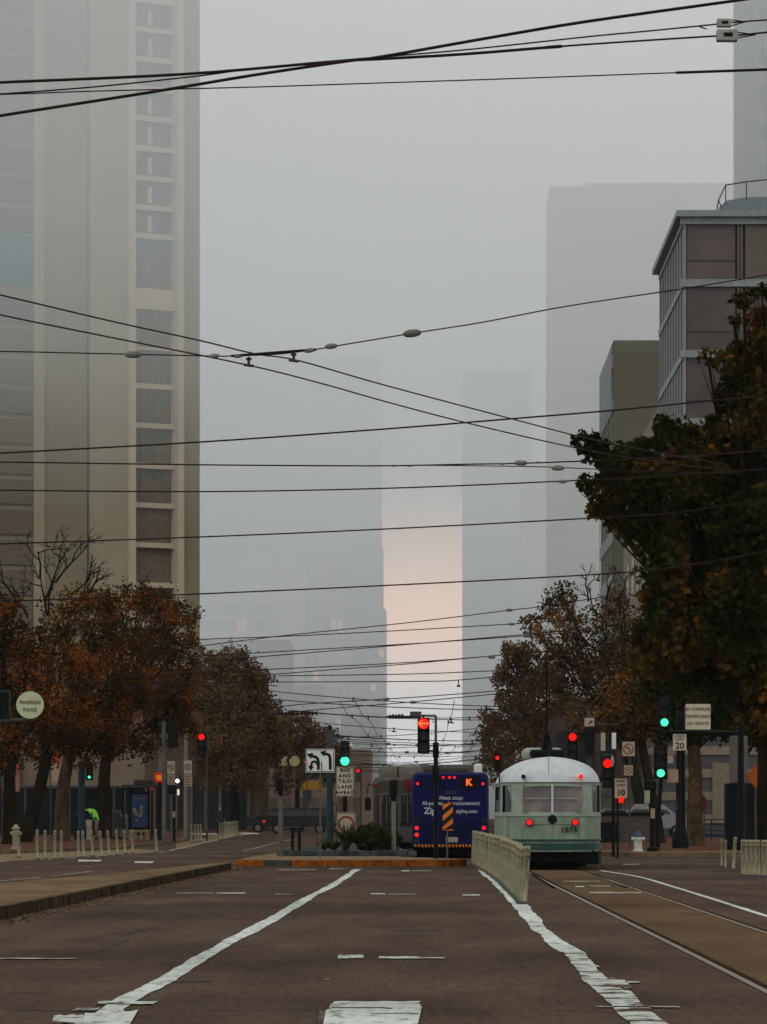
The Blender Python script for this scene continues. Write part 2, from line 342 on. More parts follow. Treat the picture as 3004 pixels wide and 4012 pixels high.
# ---------------------------------------------------------------- delineator posts
def make_post(name, label, group):
    t = empty(name, (0, 0, 0), label, 'bollard', group)
    MB().tube([(0, 0, 0), (0, 0, .04), (0, 0, .06)], [.10, .09, .05], 10).build('base', DGREY, t)
    MB().tube([(0, 0, .05), (0, 0, .5), (0, 0, .93), (0, 0, .98), (0, 0, 1.0)], [.050, .046, .046, .045, .035], 10).build('tube', POSTM, t, smooth=True)
    for z in (.78, .90): MB().tube([(0, 0, z), (0, 0, z+.05)], .051, 10).build('reflective_band', BANDM, t)
    return t
proto = None; ORD = ['first', 'second', 'third', 'fourth', 'fifth', 'sixth', 'seventh', 'eighth', 'ninth', 'tenth', 'eleventh', 'twelfth', 'thirteenth', 'fourteenth', 'fifteenth']
def post(x, y, label, group, h=.95, lean=(0, 0), z=0.0, sxy=1.0):
    global proto
    if proto is None: proto = t = make_post('delineator_post', label, group)
    else: t = copy_tree(proto)
    t['label'] = label; t['group'] = group
    t.location = (x, y, z); t.scale = (sxy, sxy, h); t.rotation_euler = (lean[1], lean[0], random.uniform(0, 3)) if False else (lean[1], lean[0], 0)
    return t
LP = [(40, 1853, 0, .93), (80, 1858, 0, 1), (97, 1857, 0, .97), (118, 1857, 0, .97), (132, 1856, 0, .95), (169, 1854, -.01, .93), (181, 1853, -.05, .92), (200, 1851, -.06, .95), (220, 1852, -.08, .92), (236, 1850, -.07, .92), (254, 1848, -.06, .93), (270, 1845, -.05, .9), (286, 1844, -.02, .9), (338, 1841, -.04, .9)]
for i, (px, py, ln, h) in enumerate(LP):
    p = GR(px, py); post(p.x, p.y, f'{ORD[i]} white post from the left along the near left painted line', 'white posts along the left painted line', h, (ln, 0))
for i, px in enumerate((413, 421, 428, 434)):
    p = GR(px, 1821.5 - i*1.3); post(p.x, p.y, f'{ORD[i]} from the left of the four white posts clustered before the dark shopfronts', 'four white posts', .93, (-.03, 0))
for i in range(12):
    px = (474, 480, 485, 488.5, 492, 495, 498, 501, 504, 507, 510, 513.5)[i]
    p = GR(px, 1815 - i*.75); post(p.x, p.y, 'white post in the dense far cluster just left of the crossing dark cars', 'dense cluster of white posts by the crossing cars', .98)
rnd = random.Random(5)
for i in range(72):
    t = i/71; y = 129 - (129-73.5)*t
    x = 1.33 + .30*math.sin(min(1, t*1.6)*math.pi/2) + rnd.uniform(-.02, .02)
    lab = 'nearest and largest post of the white post row left of the tram' if i == 71 else 'white flexible post in the tight row between the blue bus lane and the tram'
    post(x, y, lab, 'tight row of posts beside the tram track', 1.0 + rnd.uniform(-.02, .03), (rnd.uniform(-.01, .05) if i < 71 else .07, 0), sxy=1.15)
for i in range(13):
    t = i/12
    post(7.72 + 1.15*t + rnd.uniform(-.02, .02), 105.5 - 4*t, 'white post in the tight row cut by the right picture edge', 'tight row of posts at the right', .9, (rnd.uniform(-.02, .03), 0), sxy=1.3)
for i, (px, py, ln, lab) in enumerate(((1583, 1880, .07, 'white leaning delineator post alone left of the right hand post row'), (1566, 1876, .02, 'faded tan post just left of the white leaning post'), (1558, 1873, 0, 'faded tan post furthest left before the black lamp post'))):
    p = GR(px, py); post(p.x, p.y, lab, 'loose posts at the right', .9 if i == 0 else .8, (ln, 0), sxy=1.0 if i == 0 else .7)

# ---------------------------------------------------------------- PCC style tram
CRW = mat('tram_white_paint', (0.45, 0.50, 0.50), 0.55, var=0.09)
CRM = mat('tram_cream_paint', (0.26, 0.31, 0.25), 0.5, var=0.14)
MINT = mat('tram_mint_paint', (0.19, 0.235, 0.175), 0.5, var=0.22, scale=1.6, stretch=(2.5, 2.5, .5))
GRNB = mat('tram_dark_green', (0.010, 0.055, 0.042), 0.45, var=0.15)
TGL = mat('tram_window_glass', (0.13, 0.105, 0.092), 0.16, var=0.35, scale=1.3, spec=0.6)
def build_tram():
    t = empty('tram', (3.34, 116, 0), 'white and mint green vintage tram 1076 seen from behind on the right track', 'tram')
    HW = 1.37; L = 14.4; R = 1.9; n = 2.7
    def outline(ins):
        pts = []
        xs = [0, .03, .3, .55, .77, .79, .9, 1.0, 1.09, 1.17, 1.24, 1.29, 1.33, 1.355]
        for x in xs: pts.append((x, R - R*(max(0, 1 - (x/HW)**n))**(1/n)))
        ys = [R*1.02, 2.6, 2.72, 3.6, 3.72, 4.6, 4.72, 5.6, 5.72, 6.6, 6.72, 7.6, 7.72, 8.6, 8.72, 9.6, 9.72, 10.6, 10.72, 11.6, 11.72, 12.6]
        for y in ys: pts.append((HW, y))
        for x in (1.33, 1.24, 1.0, .6, 0): pts.append((x, L - 1.5 + 1.5*(max(0, 1 - (x/HW)**n))**(1/n)))
        k = (HW - ins)/HW
        full = [(x*k, ins*1.15 + y*(L-2*ins*1.15)/L) for x, y in pts]
        left = [(-x, y) for x, y in reversed(full[1:-1])]
        return full + left, len(full)
    def shell(levels, skip=None):
        mb = MB(); rings = []
        for z, ins in levels:
            o, nf = outline(ins); k = len(mb.v); mb.v += [(x, y, z) for x, y in o]; rings.append(k)
        N = len(o)
        for li, (a, b) in enumerate(zip(rings, rings[1:])):
            for j in range(N):
                if skip and skip(li, j, N): continue
                mb.f.append((a+j, a+(j+1) % N, b+(j+1) % N, b+j)); mb.mi.append(0)
        return mb, rings, N
    full, nf = outline(0)
    N = len(full)
    def segx(j): return min(abs(full[j][0]), abs(full[(j+1) % N][0])), max(abs(full[j][0]), abs(full[(j+1) % N][0])), (full[j][1]+full[(j+1) % N][1])/2
    def iswin(j):
        a, b, y = segx(j)
        if y < 1.0 and .02 < a and b < .78: return True
        if y < 1.3 and a > 1.07 and b < 1.34: return True
        if y > 2.6 and y < 12 and abs(full[j][1]-full[(j+1) % N][1]) > .5: return True
        return False
    # lower body, bumper bands, window band, roof
    mb, _, _ = shell([(.80, 0), (1.0, 0), (1.46, 0)]); mb.build('lower_body', MINT, t, smooth=True)
    mb, _, _ = shell([(1.46, 0), (1.46, -.018), (1.50, -.018), (1.50, 0)]); mb.build('belt_moulding', CRM, t)
    mb, _, _ = shell([(.50, .02), (.80, .02)]); mb.build('skirt', MINT, t, smooth=True)
    for z0, z1 in ((.80, .84), (.69, .73), (.58, .66)):
        mb, _, _ = shell([(z0, 0.0), (z0, -.03), (z1, -.03), (z1, 0.0)]); mb.build('bumper_stripe', GRNB, t)
    mb, _, _ = shell([(1.50, 0), (1.57, 0), (2.30, .012), (2.36, .015)], lambda li, j, N: li == 1 and iswin(j)); mb.build('window_band', CRM, t, smooth=True)
    mb, _, _ = shell([(2.355, -.01), (2.385, -.01)]); mb.build('drip_rail', mat('rail_shadow_paint', (.10, .12, .10), .6), t)
    lv = [(2.37, .02), (2.5, .05), (2.62, .11), (2.74, .20), (2.85, .34), (2.93, .50), (3.0, .70), (3.05, .92), (3.075, 1.15), (3.085, 1.3)]
    mb, rings, N = shell(lv); mb.f.append(tuple(rings[-1]+j for j in range(N))); mb.mi.append(0); mb.build('roof', CRW, t, smooth=True)
    # glass behind the openings
    for j in range(N):
        pass
    gl = MB()
    gl.face([(-.80, .10, 1.56), (-.02, .07, 1.56), (-.02, .09, 2.31), (-.80, .12, 2.31)]); gl.build('rear_window', TGL, t)
    gl = MB(); gl.face([(.02, .07, 1.56), (.80, .10, 1.56), (.80, .12, 2.31), (.02, .09, 2.31)]); gl.build('rear_window', TGL, t)
    MB().box(-.028, .028, -.012, .03, 1.55, 2.32).build('window_post', CRW, t)
    for sg in (-1, 1):
        MB().box(min(sg*.06, sg*.74), max(sg*.06, sg*.74), .02, .045, 1.93, 1.95).build('sash_bar', mat('sash_aluminium', (.32, .30, .27), .4), t)
        MB().box(min(sg*.04, sg*.77), max(sg*.04, sg*.77), -.004, .03, 2.27, 2.30).build('window_frame', CRM, t)
        MB().box(min(sg*.35, sg*.37), max(sg*.35, sg*.37), .15, .3, 1.56, 2.2).build('interior_pole', DGREY, t)
    BLK = mat('deep_interior', (.01, .012, .01), .3)
    o2, _ = outline(.05)
    for sg in (-1, 1):   # rounded quarter windows and the side windows
        q = MB(); idx = [j for j in range(len(full)) if 1.05 < abs(full[j][0]) < 1.36 and full[j][1] < 1.6 and full[j][0]*sg > 0]
        for a, b in zip(sorted(idx, key=lambda j: full[j][1]), sorted(idx, key=lambda j: full[j][1])[1:]):
            q.face([(*o2[a], 1.55), (*o2[b], 1.55), (*o2[b], 2.32), (*o2[a], 2.32)])
        q.build('quarter_window', BLK, t)
        cap = MB()
        cap.tube([(sg*1.10, .62, 1.57), (sg*1.09, .60, 1.9), (sg*1.11, .62, 2.1), (sg*1.18, .80, 2.27), (sg*1.27, 1.10, 2.31), (sg*1.345, 1.5, 2.31)], .022, 6).build('window_hood', CRM, t)
        cr = MB(); cr.face([(sg*1.075, .565, 2.0), (sg*1.075, .565, 2.31), (sg*1.31, 1.18, 2.31), (sg*1.20, .80, 2.26), (sg*1.12, .66, 2.13)]); cr.build('window_corner', CRM, t)
        w = MB(); w.box(min(sg*1.31, sg*1.325), max(sg*1.31, sg*1.325), 2.6, 12.0, 1.56, 2.31); w.build('side_glass', GLASSD, t)
        MB().box(min(sg*1.375, sg*1.40), max(sg*1.375, sg*1.40), 2.0, 3.1, 2.40, 2.66).build('route_box', BLACK, t)
        lt = MB(); lt.disc((sg*.62, 1.30), .072, -.035, .09, 16); lt.build('tail_lamp', LREDS, t)
        rg = MB(); rg.disc((sg*.62, 1.30), .105, -.02, .09, 16); rg.build('lamp_ring', DGREY, t)
    lt = MB(); lt.disc((-.78, 2.535), .055, .01, .25, 14); lt.build('marker_lamp', BLACK, t)
    lt = MB(); lt.disc((.78, 2.535), .055, .01, .25, 14); lt.build('marker_lamp', LREDS, t)
    lt = MB(); lt.disc((0, 1.38), .12, -.05, .06, 18); lt.build('headlamp_cover', BLACK, t)
    lettering('1076', .195, (.45, -.012, 1.09), INK, t, 'fleet_number', spacing=1.2, bold=.006)
    sm = MB(); sm.box(-.666, -.66, -.004, .02, .85, 1.2); sm.box(.0, .004, -.004, .02, .85, 1.24); sm.box(-1.0, 1.0, -.006, .02, 1.235, 1.241); sm.box(.70, .706, -.004, .03, .85, 1.2); sm.build('panel_seam', DGREY, t)
    # roof gear: ventilator hoods, trolley pole base and pole
    hd = MB(); hd.box(-.74, .34, 2.2, 4.6, 3.02, 3.34, .12); hd.build('roof_hood', CRM, t, smooth=True)
    bk = MB(); bk.box(-.56, .40, 1.75, 2.6, 3.08, 3.28, .06); bk.box(-.5, .34, 1.7, 1.8, 3.04, 3.12); bk.build('trolley_base', BLACK, t)
    bk = MB(); bk.tube([(-.1, 2.0, 3.2), (-.1, 1.9, 3.5), (-.1, 1.8, 3.72)], [.17, .13, .09], 8); bk.build('trolley_spring', BLACK, t)
    MB().tube([(-.1, 2.4, 3.35), (-.14, 0.5, 4.4), (-.18, -1.2, 5.7)], [.035, .028, .022], 6).build('trolley_pole', BLACK, t)
    MB().tube([(-.1, -.02, 3.4), (-.1, -.03, 2.6)], .008, 5).build('trolley_rope', DGREY, t)
    uc = MB(); uc.box(-1.15, 1.15, .55, 13.6, .22, .55); uc.box(-.95, -.55, .9, 2.2, .03, .3); uc.box(-.9, .95, 1.4, 2.2, .08, .3); uc.box(.9, 1.28, 1.0, 3.0, .16, .5); uc.build('undercarriage', BLACK, t)
    sk = MB(); sk.box(1.20, 1.36, 1.1, 2.0, .16, .52); sk.build('mud_flap', GRNB, t)
    for y in (2.4, 4.2, 10.5, 12.3):
        for sg in (-1, 1): w = MB(); w.wheel((y, .33), .33, min(sg*.66, sg*.80), max(sg*.66, sg*.80)); w.build('wheel', DGREY, t)
    MB().box(-1.50, -1.42, 1.8, 1.9, 1.9, 2.25).build('side_mirror', BLACK, t)
    return t
build_tram()

# ---------------------------------------------------------------- buses
BLUE = mat('bus_blue_wrap', (0.004, 0.006, 0.050), 0.5, var=0.12, scale=1.5)
BLUED = mat('bus_dark_blue', (0.003, 0.005, 0.032), 0.5, var=0.1)
SILV = mat('bus_silver', (0.05, 0.042, 0.034), 0.5, var=0.15)
BUSR = mat('bus_red', (0.11, 0.014, 0.012), 0.5, var=0.2)
def rrect(hw, z0, z1, r, rb=.06, n=6):
    P = []
    for cx, cz, a0, rr in ((hw-rb, z0+rb, -90, rb), (hw-r, z1-r, 0, r), (-hw+r, z1-r, 90, r), (-hw+rb, z0+rb, 180, rb)):
        for i in range(n+1):
            a = math.radians(a0 + 90*i/n); P.append((cx + rr*math.cos(a), cz + rr*math.sin(a)))
    return P
def build_blue_bus():
    t = empty('city_bus', (.74, 145, 0), 'blue city bus seen from behind with lit red lamps and orange route letter', 'bus')
    b = MB(); P0 = rrect(1.22, .45, 2.82, .26); P1 = rrect(1.295, .36, 2.9, .24)
    k = len(b.v); n = len(P0)
    for P, y in ((P0, 0), (P1, .12), (P1, 17.5)): b.v += [(x, y, z) for x, z in P]
    b.f.append(tuple(range(n))); b.f.append(tuple(reversed(range(2*n, 3*n)))); b.mi += [0, 0]
    for rr in range(2):
        for i in range(n): j = (i+1) % n; b.f.append((rr*n+i, rr*n+n+i, rr*n+n+j, rr*n+j)); b.mi.append(0)
    b.build('body', BLUE, t, smooth=True)
    MB().box(-1.06, -.15, -.02, .02, 2.35, 2.72).build('grille', BLUED, t)
    gr = MB()
    for z in (2.42, 2.5, 2.58, 2.66): gr.box(-1.04, -.17, -.035, -.02, z, z+.02)
    gr.build('grille_slats', BLUE, t)
    MB().box(.34, .98, -.03, .02, 2.36, 2.76).build('route_display', BLACK, t)
    lettering('K', .30, (.62, -.04, 2.56), LORG, t, 'route_letter', bold=.012)
    for x in (-.22, 0.0, .16): 
        m = MB(); m.disc((x-.02 if x else -.03, 2.73), .045, -.03, .02, 10); m.build('marker_lamp', LREDS, t)
    for x in (-1.10, 1.10):
        m = MB(); m.disc((x, 2.52), .05, -.03, .05, 10); m.build('marker_lamp', LREDS, t)
    for sx in (-1, 1):
        x = sx*1.13
        for z, mt in ((1.27, BLACK), (1.03, LREDS), (.80, LREDS), (.57, GLOB)):
            m = MB(); m.disc((x, z), .088, -.035, .06, 14); m.build('lamp_ring', DGREY, t)
            m = MB(); m.disc((x, z), .066, -.05, .03, 14); m.build('tail_lamp', mt, t)
    WT = mat('wrap_lettering', (.40, .40, .42), .6, var=.1)
    lettering('8653', .17, (.03, -.008, 2.22), mat('faded_number', (.05, .05, .075), .5), t, 'fleet_number', bold=.004, ext=.004)
    lettering('Next stop:', .185, (.03, -.008, 2.04), WT, t, 'advert_text', bold=.003, ext=.004)
    lettering('AI-powered procurement', .185, (.02, -.008, 1.86), WT, t, 'advert_text', bold=.003, ext=.004)
    lettering('Zip', .30, (-.68, -.008, 1.60), WT, t, 'advert_text', bold=.008, ext=.004)
    lettering('ziphq.com', .175, (.55, -.008, 1.59), WT, t, 'advert_text', bold=.003, ext=.004)
    MB().box(-.78, .95, -.016, .0, .72, 1.22, .004).build('engine_door', BLUED, t)
    hs = MB(); hs.box(-.9, .95, -.03, .02, 1.27, 1.30); hs.build('door_moulding', BLUE, t)
    MB().box(-.15, .25, -.03, .0, .55, .72).build('number_plate', mat('plate', (.28, .24, .19), .6), t)
    bp = MB(); bp.box(-1.28, 1.28, -.10, .06, .36, .50, .03); bp.build('bumper', BLACK, t)
    st = MB()
    for i in range(21):
        x = -1.18 + i*.115; st.face([(x, -.105, .39), (x+.05, -.105, .39), (x+.01, -.105, .475), (x-.04, -.105, .475)])
    st.build('bumper_stripes', ORNG, t)
    MB().box(-1.2, 1.2, .3, 17, .14, .37).build('undercarriage', BLACK, t)
    for y in (3.0, 12.5):
        for sx in (-1, 1): m = MB(); m.wheel((y, .48), .48, min(sx*.95, sx*1.25), max(sx*.95, sx*1.25)); m.build('wheel', BLACK, t)
    rf = MB(); rf.box(-.9, .62, .6, 4.2, 2.9, 3.06, .03); rf.build('roof_unit', SILV, t)
    rf = MB(); rf.box(.82, 1.08, .5, 3.6, 2.86, 3.2, .06); rf.build('roof_fairing', WHITE, t)
    rf = MB(); rf.box(-1.0, .9, 5, 9, 2.9, 3.22, .05)
    for x in (-.35, .1, .3, -.1): rf.box(x, x+.1, 3.0, 3.3, 3.06, 3.2)
    rf.build('roof_rack', GREY, t)
build_blue_bus()
def build_silver_bus():
    t = empty('city_bus', (-.86, 164, 0), 'silver and red city bus partly hidden behind the blue bus', 'bus')
    b = MB(); P0 = rrect(1.18, .45, 2.75, .3); P1 = rrect(1.27, .34, 2.9, .26); n = len(P0)
    for P, y in ((P0, 0), (P1, .25), (P1, 12)): b.v += [(x, y, z) for x, z in P]
    b.f.append(tuple(range(n))); b.f.append(tuple(reversed(range(2*n, 3*n)))); b.mi += [0, 0]
    for rr in range(2):
        for i in range(n): j = (i+1) % n; b.f.append((rr*n+i, rr*n+n+i, rr*n+n+j, rr*n+j)); b.mi.append(0)
    b.build('body', SILV, t, smooth=True)
    MB().box(-.05, 1.1, -.03, .02, 2.36, 2.82).build('header_panel', BUSR, t)
    MB().box(-1.22, -1.0, -.02, .3, 2.5, 2.62).build('header_panel', BUSR, t)
    MB().box(-1.08, 1.10, -.02, .02, 1.05, 2.22).build('windscreen', mat('bus_screen', (.014, .014, .013), .2, var=.4), t)
    sl = MB(); rnd = random.Random(4)
    for i in range(17): x = -1.0 + i*.13 + rnd.uniform(-.02, .02); sl.box(x, x+.02, -.045, -.02, 1.9 if i % 2 else 1.15, 2.2)
    sl.build('slats_and_reflections', mat('slat_reflection_tone', (.13, .115, .09), .5), t)  # windscreen slats, with vertical light reflections modelled as pale bars
    MB().box(-1.1, 1.12, -.05, .0, 2.22, 2.27).build('screen_rail', GREY, t)
    for x in (-.98, -.3, .35): MB().box(x, x+.06, -.05, .0, .45, 2.2).build('door_post', GREY, t)
    MB().box(.52, .74, -.06, .0, .45, 1.05).build('lower_panel', BUSR, t)
    MB().box(-.92, .5, -.03, .0, .42, .98).build('door_panel', mat('bus_door', (.06, .055, .05), .4), t)
    MB().box(-1.2, 1.2, .3, 11.5, .14, .36).build('undercarriage', BLACK, t)
    for y in (2.6, 9.3):
        for sx in (-1, 1): m = MB(); m.wheel((y, .48), .48, min(sx*.95, sx*1.22), max(sx*.95, sx*1.22)); m.build('wheel', BLACK, t)
    m = MB(); m.tube([(-1.2, .1, 2.55), (-1.42, -.25, 2.62), (-1.47, -.3, 2.3), (-1.46, -.3, 2.15)], .022, 6); m.build('mirror_arm', BLACK, t)
    m = MB(); m.box(-1.56, -1.32, -.36, -.24, 1.62, 2.12, .04); m.build('wing_mirror', BLACK, t)
    for x0, x1 in ((-1.0, -.33), (-.27, .6)):
        m = MB(); m.box(x0, x1, .8, 3.4, 2.88, 3.32, .07); m.build('roof_pod', mat('roof_pod_grey', (.13, .12, .10), .7), t, smooth=True)
    m = MB(); m.box(-1.06, .7, 4.2, 8, 2.88, 3.36, .08); m.build('roof_fairing', SILV, t, smooth=True)
build_silver_bus()

# ---------------------------------------------------------------- cars (crossing far away, side on)
def car(name, label, cat, px, base, Y, length, prof, paint, glassprof, wheels, hw=.9, wr=.36, rz=0, z=0.0, extras=None):
    t = empty(name, (XA(px, Y), Y, z), label, cat, rz=rz)
    b = MB(); n = len(prof)
    ins = lambda zz: .0 if zz < .95 else min(.22, (zz-.95)*.28)
    b.v += [(x, -hw + ins(zz), zz) for x, zz in prof] + [(x, hw - ins(zz), zz) for x, zz in prof]
    b.f.append(tuple(range(n))); b.f.append(tuple(reversed(range(n, 2*n)))); b.mi += [0, 0]
    for i in range(n): j = (i+1) % n; b.f.append((i, n+i, n+j, j)); b.mi.append(0)
    b.build('body', paint, t)
    for gp in glassprof:
        g = MB(); g.face([(x, -hw + ins(zz) - .012, zz) for x, zz in gp]); g.build('side_window', GLASSD, t)
    for wx in wheels:
        for sy in (-1, 1):
            w = MB(); w.tube([(wx, sy*hw*1.01, wr), (wx, sy*(hw-.22), wr)], wr, 18); o = w.build('wheel', mat('tyre', (.012, .012, .012), .9), t)
            w = MB(); w.tube([(wx, sy*hw*1.03, wr), (wx, sy*(hw-.1), wr)], wr*.6, 12); w.build('rim', mat('alloy', (.16, .15, .14), .4, metal=.5), o)
    if extras: extras(t)
    return t
suv = [(-2.35, .45), (2.3, .45), (2.38, .8), (2.3, 1.02), (1.75, 1.10), (1.1, 1.16), (.55, 1.62), (.2, 1.70), (-1.5, 1.72), (-2.1, 1.6), (-2.35, 1.1)]
suvg = [[(.95, 1.16), (.5, 1.57), (-.35, 1.60), (-.35, 1.16)], [(-.45, 1.16), (-.45, 1.60), (-1.35, 1.60), (-1.35, 1.16)], [(-1.45, 1.16), (-1.45, 1.60), (-1.85, 1.54), (-2.0, 1.16)]]
mir = lambda P: [(-x, z) for x, z in reversed(P)]
DCAR = mat('dark_car_paint', (.008, .011, .010), .35, var=.1, spec=.12); DCAR2 = mat('charcoal_car_paint', (.012, .014, .012), .35, var=.1, spec=.12)
def tl(x, zz): 
    def f(t): MB().box(x-.06, x+.06, -.95, -.80, zz, zz+.15).build('tail_lamp', LREDS, t)
    return f
car('parked_car', 'dark hatchback behind the nearer car, its rear showing at the left', 'car', 600, 0, 318, 4.6, mir([(x, z*1.08) for x, z in suv]), DCAR2, [mir([(x, z*1.08) for x, z in p]) for p in suvg], (-1.45, 1.45))
car('crossing_car', 'black estate car crossing the junction in front of the other cars', 'car', 645, 0, 304, 4.8, mir([(x*1.05, z*1.06) for x, z in suv]), DCAR, [mir([(x*1.05, z*1.06) for x, z in p]) for p in suvg], (-1.5, 1.5), extras=tl(-2.42, .8))
vanp = [(-2.0, .5), (2.1, .5), (2.15, 1.2), (1.0, 1.4), (.85, 2.2), (-.6, 2.25), (-.7, 1.5), (-2.0, 1.4)]
def rack(t):
    m = MB(); m.tube([(.8, -.85, 2.2), (1.3, -.85, 2.2), (1.42, -.85, 2.05), (1.42, -.85, 1.2)], .04, 6); m.tube([(1.15, -.85, 2.2), (1.15, -.85, 1.2)], .03, 6); m.build('ladder_rack', DGREY, t)
    MB().box(-2.6, -.7, -.9, .9, 1.52, 1.6).build('bed_rail', mat('pale_trim', (.30, .28, .25), .4), t)
car('work_truck', 'grey pickup truck with a boxy cab and frame behind the black car', 'truck', 686, 0, 322, 4.6, vanp, mat('grey_truck_paint', (.10, .085, .07), .5), [[(.85, 1.55), (.75, 2.08), (.15, 2.1), (.15, 1.55)], [(.05, 1.55), (.05, 2.1), (-.5, 2.1), (-.55, 1.55)]], (-1.4, 1.45), extras=rack)

# ---------------------------------------------------------------- street furniture helpers
def signal_head(t, x, z, y=-.18, lit=None, w=.34, h=1.05, arrow=False, back=False):
    m = MB(); m.box(x-w/2, x+w/2, y-.10, y+.10, z-h/2, z+h/2, .03); hd = m.build('signal_housing', BLACK, t)
    if back: 
        m = MB(); m.box(x-w/2-.12, x+w/2+.12, y+.1, y+.112, z-h/2-.1, z+h/2+.1); m.build('backplate', BLACK, t); return
    for i, nm in enumerate(('red', 'amber', 'green')):
        zz = z + h/2 - h/6 - i*h/3; on = (lit == nm)
        ml = {'red': LRED, 'green': LGRN}.get(nm, GLOB) if on else GLOB
        d = MB(); d.disc((x, zz), .145, y-.125, y-.09, 18); ln = d.build('lens', ml, t)
        v = MB()
        P = [(x + .165*math.cos(a), zz + .165*math.sin(a)) for a in [math.radians(-30 + 240*k/12) for k in range(13)]]
        for (xa, za), (xb, zb) in zip(P, P[1:]): v.face([(xa, y-.36, za), (xb, y-.36, zb), (xb, y-.10, zb), (xa, y-.10, za)])
        v.build('visor', BLACK, t)
def pole(t, x, z0, z1, r, m, y=0.0, taper=1.0): MB().tube([(x, y, z0), (x, y, z1)], [r, r*taper], 10).build('pole', m, t)
def panel(t, x0, x1, z0, z1, m, y=-.06, border=None, name='sign_panel', bev=.0):
    MB().box(x0, x1, y-.012, y+.012, z0, z1).build(name, m, t)
    if border:
        b = MB(); w = (x1-x0)*.022
        for a in ((x0+w, x1-w, z0+w, z0+2*w), (x0+w, x1-w, z1-2*w, z1-w), (x0+w, x0+2*w, z0+2*w, z1-2*w), (x1-2*w, x1-w, z0+2*w, z1-2*w)): b.box(a[0], a[1], y-.018, y-.0125, a[2], a[3])
        b.build('sign_border', border, t)
def base_of(px, Y, z=0.0): return (XA(px, Y), Y, z)
IZ = .185
def rel(t, px, py):
    Y = t.location.y; return XA(px, Y) - t.location.x, ZA(py, Y) - t.location.z
def curve_arrow(t, path, w, head, y, m):
    mb = MB(); P = catmull([(x, 0, z) for x, z in path], 6)
    for a, b in zip(P, P[1:]):
        pass
    L = []; R = []
    for i, p in enumerate(P):
        d = (P[min(i+1, len(P)-1)] - P[max(i-1, 0)]).normalized(); n = Vector((-d.z, 0, d.x)); L.append(p + n*w/2); R.append(p - n*w/2)
    for i in range(len(P)-1): mb.face([(L[i].x, y, L[i].z), (L[i+1].x, y, L[i+1].z), (R[i+1].x, y, R[i+1].z), (R[i].x, y, R[i].z)])
    d = (P[-1]-P[-2]).normalized(); n = Vector((-d.z, 0, d.x)); tip = P[-1] + d*head
    a = P[-1] + n*head*.62; b = P[-1] - n*head*.62; mb.face([(a.x, y, a.z), (tip.x, y, tip.z), (b.x, y, b.z)])
    mb.build('arrow', m, t)

# signal with the red left arrow on the island
Y = 128.0
t = empty('traffic_signal', base_of(941, Y, IZ), 'traffic signal with lit red left arrow on a tall pole before the blue bus', 'traffic light')
q = lambda px, py: rel(t, px, py)
pole(t, 0, 0, q(0, 1612)[1], .065, BLACK); pole(t, 0, q(0, 1612)[1], q(0, 1546)[1], .04, GREY)
m = MB(); z = q(0, 1546)[1]; m.tube([(0, 0, z), (-.5, 0, z)], .035, 8); m.build('bracket', GREY, t); m = MB(); z2 = q(0, 1622)[1]; m.tube([(0, 0, z2), (-.5, 0, z2)], .03, 8); m.build('bracket', GREY, t)
m = MB(); m.box(-.09, .09, -.09, .09, z2-.2, z2+.25, .02); m.build('clamp_box', BLACK, t); m = MB(); m.box(-.11, .1, -.1, .1, q(0, 1690)[1], q(0, 1655)[1], .02); m.build('clamp_box', BLACK, t)
x = q(914.5, 0)[0]; zc = q(0, 1589)[1]
m = MB(); m.box(x-.18, x+.18, -.10, .12, q(0, 1627)[1], q(0, 1551)[1], .03); m.build('signal_housing', BLACK, t)
zz = q(0, 1563)[1]
m = MB(); m.box(x-.03, x+.03, -.1, .05, q(0, 1551)[1], z+.03); m.build('hanger', BLACK, t)
for i in range(3):
    zl = zz - i*.345
    if i: 
        m = MB(); m.disc((x, zl), .145, -.125, -.09); m.build('lens', GLOB, t)
    else:
        m = MB(); m.disc((x, zl), .165, -.118, -.09); m.build('lens', mat('dim_red_lens', (.3, .01, .01), .4, emit=(1, .01, .005), es=.75), t)
        m = MB(); m.box(x-.15, x+.16, -.14, -.125, zl-.02, zl+.02)
        for s in (-1, 1): m.tube([(x-.15, -.132, zl), (x-.02, -.132, zl+s*.10)], .02, 6)
        m.build('lit_arrow', mat('lit_arrow', (1, .1, .05), .4, emit=(1, .10, .02), es=2.2), t)
    v = MB(); P = [(x + .18*math.cos(a), zl + .17*math.sin(a)) for a in [math.radians(-20 + 220*k/12) for k in range(13)]]
    for (xa, za), (xb, zb) in zip(P, P[1:]): v.face([(xa, -.34, za), (xb, -.34, zb), (xb, -.10, zb), (xa, -.10, za)])
    v.build('visor', BLACK, t)
# object marker
Y = 127.0
t = empty('object_marker', base_of(966, Y, IZ), 'tall narrow board with orange and black diagonal stripes before the blue bus', 'sign')
a = rel(t, 956, 1794); b = rel(t, 978, 1733)
pole(t, 0, 0, a[1]+.1, .025, GREY)
panel(t, a[0], b[0], a[1], b[1], INK, name='marker_board')
m = MB(); w = b[0]-a[0]; st = .33
for i in range(-1, 4):
    z0 = a[1] - .05 + i*st; P = [(a[0], z0), (b[0], z0+.26), (b[0], z0+.42), (a[0], z0+.16)]
    P = [(x, min(max(zz, a[1]), b[1])) for x, zz in P]
    if P[2][1]-P[0][1] > .02: m.face([(x, -.075, zz) for x, zz in P])
m.build('marker_stripes', ORNG, t)

